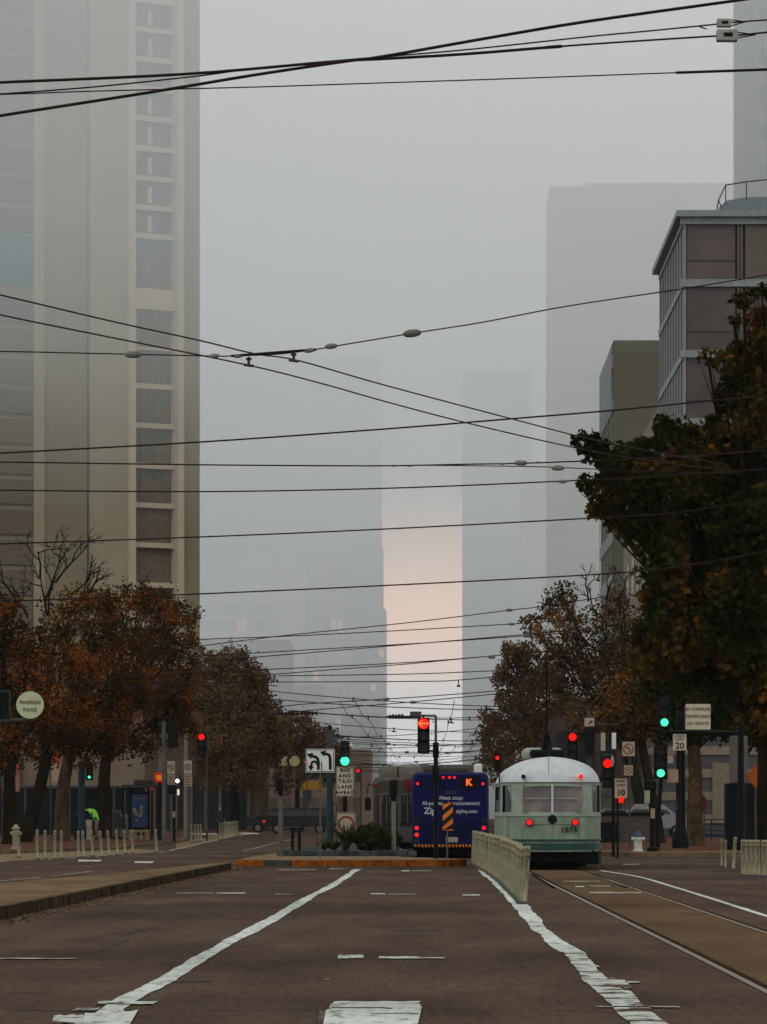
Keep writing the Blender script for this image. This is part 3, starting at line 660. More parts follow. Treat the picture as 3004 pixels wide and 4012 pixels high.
# double arrow lane sign
Y = 131.0
t = empty('road_sign', base_of(691.5, Y, IZ), 'white lane sign with two black turn arrows on a thin pole', 'sign')
a = rel(t, 660.5, 1668.5); b = rel(t, 722.5, 1618)
pole(t, 0, 0, b[1], .028, GREY); panel(t, a[0], b[0], a[1], b[1], WHITE, border=INK)
u = lambda px, py: rel(t, px, py)
curve_arrow(t, [u(706+7, 1663), u(713, 1645), u(711, 1632), u(700+2, 1628)], .09, .17, -.08, INK)
curve_arrow(t, [u(687, 1663), u(687.5, 1647), u(684, 1637), u(674, 1633)], .09, .17, -.08, INK)
curve_arrow(t, [u(686, 1652), u(681, 1645.5), u(674, 1647), u(672, 1655)], .07, .15, -.081, INK)
m = MB(); x, z = u(694.5, 1668); x2, z2 = u(0, 1646); m.box(x-.012, x+.012, -.09, -.075, z+.04, z2); m.build('lane_stripe', INK, t)

# teal pole with the back of a signal
Y = 150.0
t = empty('traffic_signal', base_of(712, Y, 0), 'teal pole carrying the dark back of a signal head above the arrow sign', 'traffic light')
a = rel(t, 704, 1613); b = rel(t, 721, 1578)
pole(t, 0, 0, b[1]+.15, .12, TEAL, taper=.75)
m = MB(); m.box(a[0], b[0], -.3, -.1, a[1]-.55, b[1], .03); m.build('signal_housing', DGREY, t); m = MB(); m.tube([(0, -.1, b[1]), (0, -.1, b[1]+.2)], [.08, .03], 8); m.build('cap', BLACK, t)
# green signal with BUS AND TAXI LANE AHEAD sign
Y = 140.0
t = empty('traffic_signal', base_of(744.5, Y, .30), 'traffic signal showing green above a bus and taxi lane sign', 'traffic light')
a = rel(t, 726, 1720); b = rel(t, 764, 1656)
pole(t, 0, 0, rel(t, 0, 1612)[1], .07, BLACK)
hd = rel(t, 745, 1627); signal_head(t, hd[0], hd[1], lit='green', w=.30, h=.78)
panel(t, a[0], b[0], a[1], b[1], CREAM, y=-.12, border=INK)
for i, tx in enumerate(('BUS', 'AND', 'TAXI', 'LANE', 'AHEAD')): lettering(tx, .165, ((a[0]+b[0])/2, -.14, b[1]-.12-.18*i), INK, t, spacing=1.25, bold=.004)
a = rel(t, 727, 1800); b = rel(t, 768, 1755); panel(t, a[0], b[0], a[1], b[1], TANS, y=-.12, border=INK, name='lower_panel')
m = MB(); cx, cz = (a[0]+b[0])/2, (a[1]+b[1])/2-.04
for k in range(24):
    a0, a1 = 2*math.pi*k/24, 2*math.pi*(k+1)/24
    m.face([(cx+.27*math.cos(a0), -.14, cz+.27*math.sin(a0)), (cx+.27*math.cos(a1), -.14, cz+.27*math.sin(a1)), (cx+.21*math.cos(a1), -.14, cz+.21*math.sin(a1)), (cx+.21*math.cos(a0), -.14, cz+.21*math.sin(a0))])
m.build('red_ring', REDI, t)
# pedestrian signals on grey poles
for px, Y, zt, zb, hx, lab, M, bz in ((606, 134, 1680, 1712, 603, 'grey pole with a dark pedestrian signal at the left end of the island', GREY, IZ), (850, 139, 1684, 1724, 850, 'grey pole with a dark pedestrian signal before the silver bus', mat('pale_pole', (.15, .135, .115), .6), .3)):
    t = empty('pedestrian_signal', base_of(px, Y, bz), lab, 'pedestrian light', 'pedestrian signals on the island')
    a = rel(t, hx-9, zb-3); b = rel(t, hx+9, zt); pole(t, 0, 0, rel(t, 0, zb)[1], .075, M)
    m = MB(); m.box(a[0], b[0], -.2, .15, a[1], b[1], .05); m.build('signal_housing', BLACK, t)
    m = MB(); m.tube([(0, 0, a[1]-.15), (0, 0, a[1]+.05)], .09, 8); m.build('collar', BLACK, t)
# low frame barrier
Y = 138.0
t = empty('low_barrier', base_of(639, Y, IZ), 'low black metal hoop barrier on the island near the arrow sign', 'barrier')
m = MB(); h = rel(t, 0, 1793)[1]
for x in (-.11, .11): m.box(x-.05, x+.05, -.05, .05, 0, h)
m.build('legs', BLACK, t)
m = MB(); m.box(-.2, .2, -.04, .04, h, h+.08); m.build('rail', BLACK, t)
# raised cabinet seen behind (long low dark bench line)
# ------------------------------------------------------------ shrubs on the bed
LG = leafmat('shrub_leaves', [(.010, .016, .006), (.018, .024, .008), (.035, .032, .010)], 1.0)
LG2 = leafmat('flax_leaves', [(.02, .028, .012), (.05, .045, .02), (.09, .06, .03)], 3.0)
def leafquad(mb, p, sz, rnd, shape=0):
    u = Vector((rnd.gauss(0, 1), rnd.gauss(0, 1), rnd.gauss(0, 1))).normalized(); w = u.orthogonal().normalized()
    w = (Matrix.Rotation(rnd.uniform(0, 6.28), 3, u) @ w); v = u.cross(w)
    s = sz*rnd.uniform(.65, 1.25); k = len(mb.v)
    if shape == 0: P = [(-.5, 0), (0, -.36), (.5, 0), (0, .36)]
    else: P = [(-.5, 0), (-.3, -.22), (-.32, -.5), (0, -.3), (.42, -.42), (.3, -.1), (.55, .05), (.25, .18), (.3, .5), (-.05, .28), (-.38, .4), (-.28, .12)]
    mb.v += [tuple(p + v*(a*s) + w*(b*s)) for a, b in P]
    mb.f.append(tuple(range(k, k+len(P)))); mb.mi.append(0)
def shrub(name, label, x, y, z, rx, ry, rz_, n, m, sz, seed, group='shrubs in the island bed'):
    rnd = random.Random(seed); t = empty(name, (x, y, z), label, 'plant', group); mb = MB(); st = MB()
    for k in range(7):
        a = rnd.uniform(0, 6.28); st.tube([(0, 0, -.02), (rx*.4*math.cos(a), ry*.4*math.sin(a), rz_*.9)], [.03, .01], 5)
    st.build('stems', BARK, t)
    for i in range(n):
        while True:
            p = Vector((rnd.uniform(-1, 1), rnd.uniform(-1, 1), rnd.uniform(-1, 1)))
            if p.length < 1: break
        p = p.normalized()*(p.length**.5)*(1 + .18*math.sin(p.x*7+seed)*math.cos(p.z*6))
        leafquad(mb, Vector((p.x*rx, p.y*ry, rz_*(.95+p.z*.95))), sz, rnd)
    mb.build('foliage', m, t); return t
shrub('clipped_shrub', 'large dark rounded shrub in the island bed before the silver bus', XA(800, 139), 139, .28, .62, .9, .47, 2600, LG, .09, 1)
shrub('clipped_shrub', 'smaller dark shrub rising behind the round shrub', XA(838, 144), 144, .28, .45, .7, .42, 1400, LG, .09, 2)
def flax(x, y, z, label, r, h, n, seed):
    rnd = random.Random(seed); t = empty('spiky_plant', (x, y, z), label, 'plant', 'spiky plants in the island bed'); mb = MB()
    for i in range(n):
        a = rnd.uniform(0, 6.28); L = rnd.uniform(.6, 1); P = []
        for k in range(5):
            s = k/4; P.append(Vector((math.cos(a)*r*L*s**1.2, math.sin(a)*r*L*s**1.2, h*L*(1.25*s - .55*s*s*rnd.uniform(.6, 1.5)))))
        w = Vector((-math.sin(a), math.cos(a), 0))*.028
        for k in range(4):
            f0 = 1-k/4.4; f1 = 1-(k+1)/4.4; mb.face([P[k]-w*f0, P[k]+w*f0, P[k+1]+w*f1, P[k+1]-w*f1])
    mb.build('leaves', LG2, t)
flax(XA(720, 137), 137, .28, 'spiky flax plant with drooping blades left of the round shrub', .62, .62, 150, 3)
flax(XA(750, 138.5), 138.5, .28, 'tall spiky flax plant hiding the lower ring sign', .75, 1.25, 230, 4)
flax(XA(828, 141), 141, .28, 'thin spiky plant rising above the dark round shrub', .5, 1.1, 70, 8)
flax(XA(700, 141), 141, .28, 'low wispy plant at the left end of the planted bed', .5, .5, 80, 5)

# ---------------------------------------------------------------- left side signs and signals
Y = 118.0
t = empty('sign_mast', (XA(-60, Y), Y, 0), 'dark mast arm at the left edge with a round pale street name sign', 'sign')
z = ZA(1560, Y); pole(t, 0, 0, z+1.2, .12, BLACK)
m = MB(); m.tube([(0, 0, z), (XA(76, Y)-XA(-60, Y), 0, z+.08)], [.07, .05], 8); m.build('mast_arm', DGREY, t)
x, zz = rel(t, 65, 1523)
m = MB(); m.disc((x, zz), .375, -.10, -.02, 36); m.build('round_sign', mat('pale_green_sign', (.42, .45, .27), .6, var=.08), t)
FT = mat('faded_sign_text', (.16, .14, .07), .7); lettering('FRANKLIN', .125, (x, -.11, zz+.07), FT, t, bold=.004); lettering('PAGE', .14, (x, -.11, zz-.13), FT, t, bold=.004, spacing=1.15)
m = MB(); a = rel(t, -20, 1552); b = rel(t, 22, 1492); m.box(a[0], b[0], -.1, .1, a[1], b[1], .03); m.build('sign_box', mat('sign_box_dark', (.02, .028, .032), .5), t)
m = MB(); m.box(a[0]+.05, b[0]-.04, -.115, -.1, a[1]+.05, b[1]-.05); m.build('sign_face', BLACK, t)

Y = 215.0
def leftsign(px, w, y0, y1, y2, lab, cross, Yd=215.0, red=REDI):
    t = empty('road_sign', base_of(px, Yd, .14), lab, 'sign', 'no turn signs')
    pole(t, 0, 0, rel(t, 0, y0)[1], .05, GREY)
    a = rel(t, px-w, y1); b = rel(t, px+w, y0); panel(t, a[0], b[0], a[1], b[1], CREAM, y=-.08)
    cx, cz = (a[0]+b[0])/2, (a[1]+b[1])/2; R = w*Yd/F*.86; m = MB()
    for k in range(20):
        a0, a1 = 2*math.pi*k/20, 2*math.pi*(k+1)/20
        m.face([(cx+R*math.cos(a0), -.1, cz+R*math.sin(a0)), (cx+R*math.cos(a1), -.1, cz+R*math.sin(a1)), (cx+R*.76*math.cos(a1), -.1, cz+R*.76*math.sin(a1)), (cx+R*.76*math.cos(a0), -.1, cz+R*.76*math.sin(a0))])
    m.face([(cx-.7*R, -.101, cz+.55*R), (cx-.55*R, -.101, cz+.7*R), (cx+.7*R, -.101, cz-.55*R), (cx+.55*R, -.101, cz-.7*R)])
    m.build('prohibition_ring', red, t)
    curve_arrow(t, [(cx+.2*R, cz-.6*R), (cx+.2*R, cz), (cx+.0*R, cz+.25*R)] if cross else [(cx-.2*R, cz-.6*R), (cx-.2*R, cz+.1*R), (cx, cz+.3*R)], .2*R, .35*R, -.099, INK)
    a2 = rel(t, px-w, y2); panel(t, a2[0], b[0], a2[1], a[1]-.04, TANS, y=-.08, name='text_panel')
    m = MB()
    for i in range(4): zz = a[1]-.14 - i*(a[1]-a2[1]-.12)/4; m.box(a2[0]+.06, b[0]-.06, -.099, -.093, zz-.035, zz)
    m.build('text_lines', mat('faint_text', (.10, .08, .06), .7), t)
    return t
leftsign(369.5, 8.2, 1644, 1672, 1695, 'no left turn sign with text panel, left of the pair', True)
leftsign(405.5, 8.6, 1643, 1671, 1699, 'no right turn sign with text panel, right of the pair', False)
t = empty('lit_shop_sign', base_of(345, 214, .14), 'red sign with yellow lettering on a dark post by the bus shelter', 'sign')
a = rel(t, 333, 1690); b = rel(t, 358, 1669); pole(t, .0, 0, a[1]+.1, .1, BLACK); m = MB(); m.box(a[0], b[0], -.12, .05, a[1], b[1], .03); m.build('sign_box', mat('lit_red_sign', (.3, .02, .01), .5, emit=(1, .02, .01), es=.20), t)
YT = mat('lit_yellow_text', (.5, .3, .03), .5, emit=(1, .4, .03), es=.35)
m = MB(); cz = (a[1]+b[1])/2; cx = (a[0]+b[0])/2; m.box(cx-.16, cx+.16, -.135, -.12, cz+.05, cz+.1); m.box(cx-.2, cx+.2, -.135, -.12, cz-.02, cz+.015); m.box(cx-.15, cx+.15, -.135, -.12, cz-.12, cz-.07); m.build('emblem', YT, t)
t = empty('street_lamp', base_of(383, 260, .14), 'small glaring white lamp between the two no turn signs', 'lamp')
z = rel(t, 0, 1687)[1]; pole(t, 0, 0, z, .04, DGREY); bm = bmesh.new(); bmesh.ops.create_uvsphere(bm, u_segments=12, v_segments=8, radius=.12, matrix=Matrix.Translation((0, -.05, z))); m = MB(); m.addbm(bm); m.build('bulb', LWHT, t)
m = MB(); m.box(-.02, .12, -.05, .0, z-.85, z-.5); m.build('lower_bulb', mat('dim_lamp', (.5, .45, .35), .5, emit=(1, .8, .5), es=.5), t)
t = empty('traffic_signal', base_of(435.5, 212, .0), 'traffic signal showing red at left before the brown trees', 'traffic light')
t.location.z = .14; z = rel(t, 0, 1594)[1]; pole(t, .25, 0, z+.3, .06, DGREY); signal_head(t, 0, z-.34, lit='red', w=.40, h=1.15); m = MB(); m.box(0, .25, -.1, 0, z-.8, z-.72); m.build('bracket', DGREY, t)
t = empty('traffic_signal', base_of(374, 205, .14), 'dark unlit signal back hanging by the tree edge at left', 'traffic light')
a = rel(t, 363, 1615); b = rel(t, 385, 1560); pole(t, -.45, 0, b[1], .10, GREY); m = MB(); m.box(a[0], b[0], -.2, .1, a[1], b[1], .03); m.build('signal_housing', BLACK, t); m = MB(); m.tube([(-.45, 0, a[1]+.1), (0, 0, a[1]+.1)], .03, 6); m.build('bracket', DGREY, t)
t = empty('traffic_signal', base_of(189, 212, .14), 'small signal showing green between the left trunks', 'traffic light')
z = rel(t, 0, 1670)[1]; pole(t, -.30, 0, z+.6, .17, TEAL); signal_head(t, .1, z+.10, lit=None, w=.36, h=.9); m = MB(); m.disc((.1, z-.2), .07, -.34, -.31, 12); m.build('lit_green_lamp', LGRN, t)
t = empty('lamp_post', base_of(345, 232, .14), 'pale double globe lamp post behind the bus shelter', 'lamp')
z = rel(t, 0, 1600)[1]; pole(t, 0, 0, z, .13, mat('lamp_stone', (.20, .17, .14), .7), taper=.7)
for s in (-1, 1):
    bm = bmesh.new(); bmesh.ops.create_uvsphere(bm, u_segments=12, v_segments=8, radius=.24, matrix=Matrix.Translation((s*.22, 0, z+.2)) @ Matrix.Diagonal((1, 1, 1.3, 1))); m = MB(); m.addbm(bm); m.build('globe', mat('globe_glass', (.30, .26, .22), .4), t, smooth=True)
t = empty('lamp_post', base_of(401, 236, .14), 'pale grey lamp post rising behind the right no turn sign', 'lamp')
z = rel(t, 0, 1570)[1]; pole(t, 0, 0, z, .12, MC['lamp_stone'], taper=.8)
t = empty('pedestrian_signal', base_of(376, 206, .14), 'black pedestrian signal on a slim post under the no turn signs', 'pedestrian light'); z = rel(t, 0, 1700)[1]
pole(t, 0, 0, z, .07, BLACK); m = MB(); m.box(-.3, .12, -.2, .2, z-.35, z+.1, .06); m.build('signal_housing', BLACK, t); m = MB(); m.box(-.07, .06, -.1, -.07, 1.15, 1.45); m.build('push_button', mat('tan_button', (.3, .22, .14), .6), t)

# bus shelter
t = empty('bus_shelter', (XA(297, 218), 218, .14), 'dark bus shelter with a blue poster beside the left trunks', 'bus shelter')
W = 1.0
m = MB(); m.box(-.78, 1.05, -.3, 1.2, 2.62, 2.80, .03); m.box(-.2, .9, -.2, .6, 2.8, 3.05, .05); m.build('roof', mat('shelter_roof', (.035, .035, .03), .6), t)
for x in (-.72, -.35, .55, .98): MB().box(x-.05, x+.05, -.05, .05, 0, 2.62).build('post', BLACK, t)
MB().box(-.45, .62, .0, .12, .55, 2.45).build('advert_case', BLACK, t)
MB().box(-.36, .52, -.03, -.01, .65, 2.3).build('poster', mat('poster_blue', (.012, .03, .085), .3, var=.3), t)
m = MB(); m.tube([(-.2, -.045, 1.6), (-.05, -.045, 1.25)], .10, 8); m.tube([(.2, -.045, 1.75), (.16, -.045, 1.15)], .08, 8); m.tube([(-.05, -.045, 1.25), (.16, -.045, 1.15)], .06, 8); m.build('poster_figures', mat('poster_pale', (.14, .13, .11), .5), t)
MB().box(-.12, .0, -.05, -.03, .95, 1.05).build('poster_mark', mat('poster_orange', (.35, .07, .02), .5), t)
MB().box(-.25, .3, -.05, -.03, 2.1, 2.14).build('poster_text', MC['poster_pale'], t)
MB().box(-.45, .62, -.4, -.1, .38, .50, .02).build('bench', mat('bench_tan', (.20, .16, .09), .8), t)
for x in (-.38, -.1, .2, .52): MB().box(x-.05, x+.06, -.35, -.15, 0, .38).build('bench_leg', MC['bench_tan'], t)
MB().box(-.72, -.70, .0, 1.1, .3, 2.5).build('side_glass', GLASSD, t)
t = empty('traffic_signal', base_of(328, 219, .14), 'small red lamp on a dark post at the shelter corner', 'lamp'); z = rel(t, 0, 1702)[1]
pole(t, 0, 0, z+.4, .05, BLACK); m = MB(); m.disc((-.0, z), .07, -.1, -.04, 10); m.build('lens', LREDS, t)
t = empty('litter_bin', base_of(173, 222, .14), 'dark square litter bin left of the person in the vest', 'bin')
m = MB(); m.box(-.3, .3, -.3, .3, 0, 1.25, .04); m.build('body', BLACK, t); m = MB(); m.box(-.34, .34, -.34, .34, 1.25, 1.32, .02); m.build('lid', DGREY, t)
t = empty('fire_hydrant', base_of(34, 165, .14), 'short pale hydrant beside the leftmost white post', 'hydrant')
m = MB(); m.tube([(0, 0, 0), (0, 0, .08), (0, 0, .1), (0, 0, .75), (0, 0, .78), (0, 0, .95)], [.2, .2, .13, .13, .17, .05], 12); m.build('barrel', mat('hydrant_tan', (.22, .19, .13), .6), t); m = MB(); m.tube([(-.22, 0, .6), (.22, 0, .6)], .07, 8); m.build('nozzle', MC['hydrant_tan'], t)
for px, lab, hh in ((252, 'dark newspaper box right of the forked trunk', 1.5), (266, 'grey slim cabinet between forked trunk and shelter', 1.3)):
    t = empty('street_cabinet', base_of(px, 224, .14), lab, 'cabinet'); m = MB(); m.box(-.22, .22, -.2, .2, .1, hh, .03); m.build('body', DGREY if px < 260 else GREY, t); m = MB(); m.box(-.15, .15, -.22, -.2, .6, hh-.15); m.build('door', GLOB, t); m = MB(); m.box(-.18, .18, -.15, .15, 0, .1); m.build('plinth', BLACK, t)

# ---------------------------------------------------------------- people
def person(label, loc, rz, joints, radii, edges, parts, skin_mat, scale=1.0):
    t = empty('person', loc, label, 'person', rz=rz)
    me = bpy.data.meshes.new('body'); me.from_pydata([tuple(Vector(j)*scale) for j in joints], edges, [])
    o = bpy.data.objects.new('body', me); C.objects.link(o)
    md = o.modifiers.new('s', 'SKIN'); md.use_smooth_shade = True
    for i, r_ in enumerate(radii): me.skin_vertices[0].data[i].radius = (r_*scale, r_*scale)
    me.skin_vertices[0].data[0].use_root = True
    sb = o.modifiers.new('u', 'SUBSURF'); sb.levels = 1; sb.render_levels = 1
    dg = bpy.context.evaluated_depsgraph_get(); dg.update(); nm = bpy.data.meshes.new_from_object(o.evaluated_get(dg))
    bpy.data.objects.remove(o); nm.materials.clear(); nm.name = 'body'
    for m_ in skin_mat: nm.materials.append(m_)
    for p in nm.polygons:
        c = p.center; p.material_index = parts(c)
    b = bpy.data.objects.new('body', nm); C.objects.link(b); b.parent = t; return t
VEST = mat('hi_vis_vest', (.16, .62, .012), .6, var=.1, emit=None); TROU = mat('khaki_trousers', (.17, .125, .075), .9); JACK = mat('navy_sleeves', (.02, .03, .04), .8); SKN = mat('skin', (.30, .17, .11), .6); SHOE = mat('shoe_black', (.012, .012, .012), .6); HAIR = mat('hair_dark', (.02, .014, .01), .8)
# stooping worker, facing left (-x)
J = [(0.12, 0, .98), (.06, 0, 1.18), (-.06, 0, 1.40), (-.20, 0, 1.50), (-.33, -.02, 1.47), (-.43, -.03, 1.40), (-.47, -.03, 1.33),
     (.13, .11, .92), (.08, .13, .50), (.14, .13, .08), (.0, .13, .03), (.14, -.11, .92), (.12, -.13, .50), (.22, -.13, .08), (.08, -.13, .03),
     (-.18, .20, 1.44), (-.16, .24, 1.16), (-.34, .2, .98), (-.42, .18, .95), (-.18, -.20, 1.44), (-.12, -.25, 1.16), (-.3, -.22, 1.0), (-.38, -.2, .97)]
RD = [.17, .16, .175, .14, .06, .095, .08, .11, .075, .05, .045, .11, .075, .05, .045, .075, .055, .04, .035, .075, .055, .04, .035]
E = [(0, 1), (1, 2), (2, 3), (3, 4), (4, 5), (5, 6), (0, 7), (7, 8), (8, 9), (9, 10), (0, 11), (11, 12), (12, 13), (13, 14), (3, 15), (15, 16), (16, 17), (17, 18), (3, 19), (19, 20), (20, 21), (21, 22)]
def pf(c):
    if c.z < .10: return 4
    if c.z < .97 and c.x > -.15: return 1
    if c.x < -.31 and c.z > 1.25: return 3
    if abs(c.y) > .17 and c.z < 1.36: return 2 if c.x > -.36 else 3
    if c.z < 1.06 and c.x < -.3: return 3
    return 0
t = person('person in a bright green safety vest and khaki trousers stooping beside the forked trunk', (XA(203, 222), 222, .14), 0, J, RD, E, pf, [VEST, TROU, JACK, SKN, SHOE], 1.04)
st = MB(); st.box(-.06, .0, -.235, -.22, 1.15, 1.5); st.build('vest_stripe', mat('vest_reflective', (.5, .5, .25), .4), t)
m = MB(); m.tube([(-.5, -.04, 1.36), (-.4, -.04, 1.50)], [.11, .06], 10); m.build('hair', HAIR, t)
# carried pale bag
t2 = empty('shopping_bag', (XA(191, 221), 221, .14), 'pale bag on the cart beside the stooping worker', 'bag'); m = MB(); m.box(-.14, .18, -.12, .12, .62, 1.0, .05); m.box(-.1, .14, -.1, .1, .0, .62, .01); m.build('bag_body', mat('pale_bag', (.26, .22, .17), .8), t2)
m = MB(); m.tube([(-.1, 0, .98), (-.02, 0, 1.12), (.1, 0, .98)], .015, 5); m.build('handle', DGREY, t2)
Js = [(0, 0, .95), (0, 0, 1.15), (0, 0, 1.38), (0, 0, 1.50), (0, -.02, 1.60), (0, -.03, 1.68), (.09, 0, .9), (.12, -.1, .5), (.13, .05, .08), (.13, -.1, .03), (-.09, 0, .9), (-.10, .05, .5), (-.1, .2, .1), (-.1, .08, .05), (.2, 0, 1.38), (.26, .02, 1.1), (.25, -.1, .88), (.25, -.14, .8), (-.2, 0, 1.38), (-.26, -.02, 1.1), (-.24, -.16, .9), (-.24, -.2, .83)]
Rs = [.16, .14, .17, .06, .095, .08, .1, .075, .05, .045, .1, .075, .05, .045, .07, .05, .04, .035, .07, .05, .04, .035]
Es = [(0, 1), (1, 2), (2, 3), (3, 4), (4, 5), (0, 6), (6, 7), (7, 8), (8, 9), (0, 10), (10, 11), (11, 12), (12, 13), (2, 14), (14, 15), (15, 16), (16, 17), (2, 18), (18, 19), (19, 20), (20, 21)]
def pg(c):
    if c.z < .1: return 4
    if c.z < .9 and abs(c.x) < .2: return 1
    if c.z > 1.5 or (c.z < .92 and abs(c.x) > .2): return 3
    return 0
person('person in dark clothes walking on the pavement beyond the far post cluster', (XA(475, 262), 262, .14), .5, Js, Rs, Es, pg, [JACK, SHOE, JACK, SKN, SHOE])

# ---------------------------------------------------------------- right side furniture
t = empty('traffic_signal', base_of(1236, 168, .0), 'traffic signal showing bright red above the tram roof', 'traffic light')
t.location = (XA(1272, 168), 168, .14)
x, z = rel(t, 1236, 1593); pole(t, 0, 0, z+1.0, .09, DGREY); signal_head(t, x, z-.36, lit='red', w=.42, h=1.12)
m = MB(); m.tube([(0, 0, z-.5), (x, -.1, z-.5)], .03, 6); m.build('bracket', DGREY, t)
a = rel(t, 1262, 1628); b = rel(t, 1283, 1573); m = MB(); m.box(a[0], b[0], -.3, -.1, a[1], b[1], .03); m.build('rear_housing', BLACK, t)
a = rel(t, 1262, 1569); b = rel(t, 1283, 1551); panel(t, a[0], b[0], a[1], b[1], TANS, y=-.2); curve_arrow(t, [(a[0]+.15, (a[1]+b[1])/2-.08), ((a[0]+b[0])/2+.05, (a[1]+b[1])/2)], .05, .1, -.216, INK)
m = MB(); z = rel(t, 0, 1631)[1]; m.tube([(-.1, 0, z), (.95, 0, z)], .04, 6); z = rel(t, 0, 1565)[1]; m.tube([(-.1, 0, z), (1.2, 0, z)], .03, 6); m.build('cross_arm', DGREY, t)
for x0, x1, y1, y0, M in ((1297, 1307, 1622, 1583, TANS), (1321, 1330, 1618, 1583, WHITE), (1285, 1296, 1624, 1585, DGREY)):
    a = rel(t, x0, y1); b = rel(t, x1, y0); m = MB(); m.box(a[0], b[0], -.15, .0, a[1], b[1], .01); m.build('hanging_box', M, t)
t = empty('traffic_signal', base_of(1311, 150, .0), 'traffic signal showing red right beside the tram side', 'traffic light'); t.location.z = .0
x, z = rel(t, 1311, 1650); pole(t, .22, 0, z+.2, .06, BLACK); signal_head(t, 0, z-.33, lit='red', w=.36, h=1.02); m = MB(); m.box(0, .22, -.1, 0, z-.7, z-.64); m.build('bracket', BLACK, t)
m = MB(); a = rel(t, 1318, 1657); b = rel(t, 1325, 1633); m.prism([((a[0]+b[0])/2 + .06*math.cos(k), (a[1]+b[1])/2 + .2*math.sin(k)) for k in [i*6.283/12 for i in range(12)]], -.3, -.27); m.build('side_plate', mat('pale_plate', (.35, .33, .30), .5), t)

def speedsign(px, Yd, x0, x1, yt, yb, num, lab, z0, M, polem=BLACK, pr=.03):
    t = empty('road_sign', base_of(px, Yd, z0), lab, 'sign', 'speed limit signs')
    a = rel(t, x0, yb); b = rel(t, x1, yt); pole(t, 0, 0, b[1]-.05, pr, polem); panel(t, a[0], b[0], a[1], b[1], M, y=-.1)
    w = b[0]-a[0]; cx = (a[0]+b[0])/2; h = b[1]-a[1]
    lettering('SPEED', w*.26, (cx, -.12, b[1]-h*.13), INK, t, spacing=1.1); lettering('LIMIT', w*.26, (cx, -.12, b[1]-h*.34), INK, t, spacing=1.1)
    lettering(num, w*.66, (cx, -.12, a[1]+h*.27), INK, t, bold=.006)
    return t
t = speedsign(1334, 146, 1327, 1354, 1682, 1724, '10', 'speed limit 10 sign on a slim leaning post right of the tram', .0, TANS, pr=.04)
m = MB(); x, z = rel(t, 1341, 1728); m.box(x-.08, x+.08, -.12, -.02, z-.10, z+.12, .03); m.build('lit_hand', LREDS, t)
speedsign(1467, 168.6, 1453, 1482, 1586, 1621, '20', 'speed limit 20 sign on the black lamp post', .14, CREAM, pr=.05)
# fluted black lamp post with wide base
t = empty('lamp_post', base_of(1470, 170, .14), 'thick black ornate lamp post with a bulging base beside the pale trunk', 'lamp')
m = MB(); m.tube([(0, 0, 0), (0, 0, .12), (0, 0, .3), (0, 0, .6), (0, 0, .75), (0, 0, 1.0), (0, 0, 3.8), (0, 0, 3.85), (0, 0, 5.4)], [.34, .35, .36, .30, .22, .2, .17, .2, .16], 14); m.build('column', BLACK, t, smooth=True)
m = MB(); a = rel(t, 1436, 1637); m.box(-.62, -.3, -.2, .0, 3.35, 3.65); m.build('notice', TANS, t)
m = MB(); m.box(-.2, -.02, -.2, -.17, 1.5, 2.0); m.build('plate', GLOB, t)
# mast arm signal with two green lights and the NO THROUGH sign
Y = 160.0
t = empty('signal_mast', (XA(1600, Y), Y, .14), 'dark mast arm with green lights and a pale traffic notice under the right tree', 'traffic light')
z = rel(t, 0, 1583)[1]; pole(t, 0, 0, z+.6, .14, BLACK, taper=.8)
m = MB(); m.tube([(0, 0, z), (XA(1438, Y)-XA(1600, Y), 0, z+.05)], [.07, .05], 8); m.build('mast_arm', BLACK, t)
a = rel(t, 1480, 1576); b = rel(t, 1534, 1521); panel(t, a[0], b[0], a[1], b[1], mat('pale_board', (.46, .42, .30), .7, var=.06), y=-.12, name='notice_board')
NT = mat('notice_text', (.12, .07, .05), .7)
cx = (a[0]+b[0])/2
for i, s in enumerate(('NO THROUGH', 'TRAFFIC EAST', 'OF 10TH ST')): lettering(s, .155, (cx, -.14, b[1]-.19-.27*i), NT, t, bold=.003)
x, zz = rel(t, 1434, 1560); signal_head(t, x, zz+.36, lit='green', w=.42, h=1.12)
t = empty('traffic_signal', base_of(1428, 158, .14), 'lower traffic signal showing green on a black post by the trunks', 'traffic light')
x, z = rel(t, 1426, 1668); m = MB(); m.tube([(-.15, 0, 0), (-.1, 0, 1.5), (0, 0, z-.2), (.02, 0, z+.8)], [.1, .09, .07, .06], 8); m.build('pole', BLACK, t); signal_head(t, x, z+.36, lit='green', w=.5, h=1.2)
m = MB(); m.box(-.62, -.28, -.1, -.05, z-1.15, z-.35); m.build('notice', mat('greenish_notice', (.24, .25, .17), .7), t)
m = MB(); m.box(.2, .62, -.1, -.05, z-.38, z+.1); m.build('notice', mat('pinkish_notice', (.30, .22, .16), .7), t)
t = empty('pedestrian_signal', base_of(1409, 154, .14), 'black push button post left of the lower green light', 'pedestrian light')
m = MB(); m.tube([(0, 0, 0), (0, 0, .15), (0, 0, .2), (0, 0, 2.2)], [.2, .2, .1, .09], 10); m.build('post', BLACK, t); m = MB(); m.box(-.3, .14, -.15, .1, 2.2, 2.55, .04); m.build('signal_housing', BLACK, t); m = MB(); m.box(-.07, .08, -.13, -.09, 1.2, 1.55); m.build('push_button', MC['tan_button'], t)
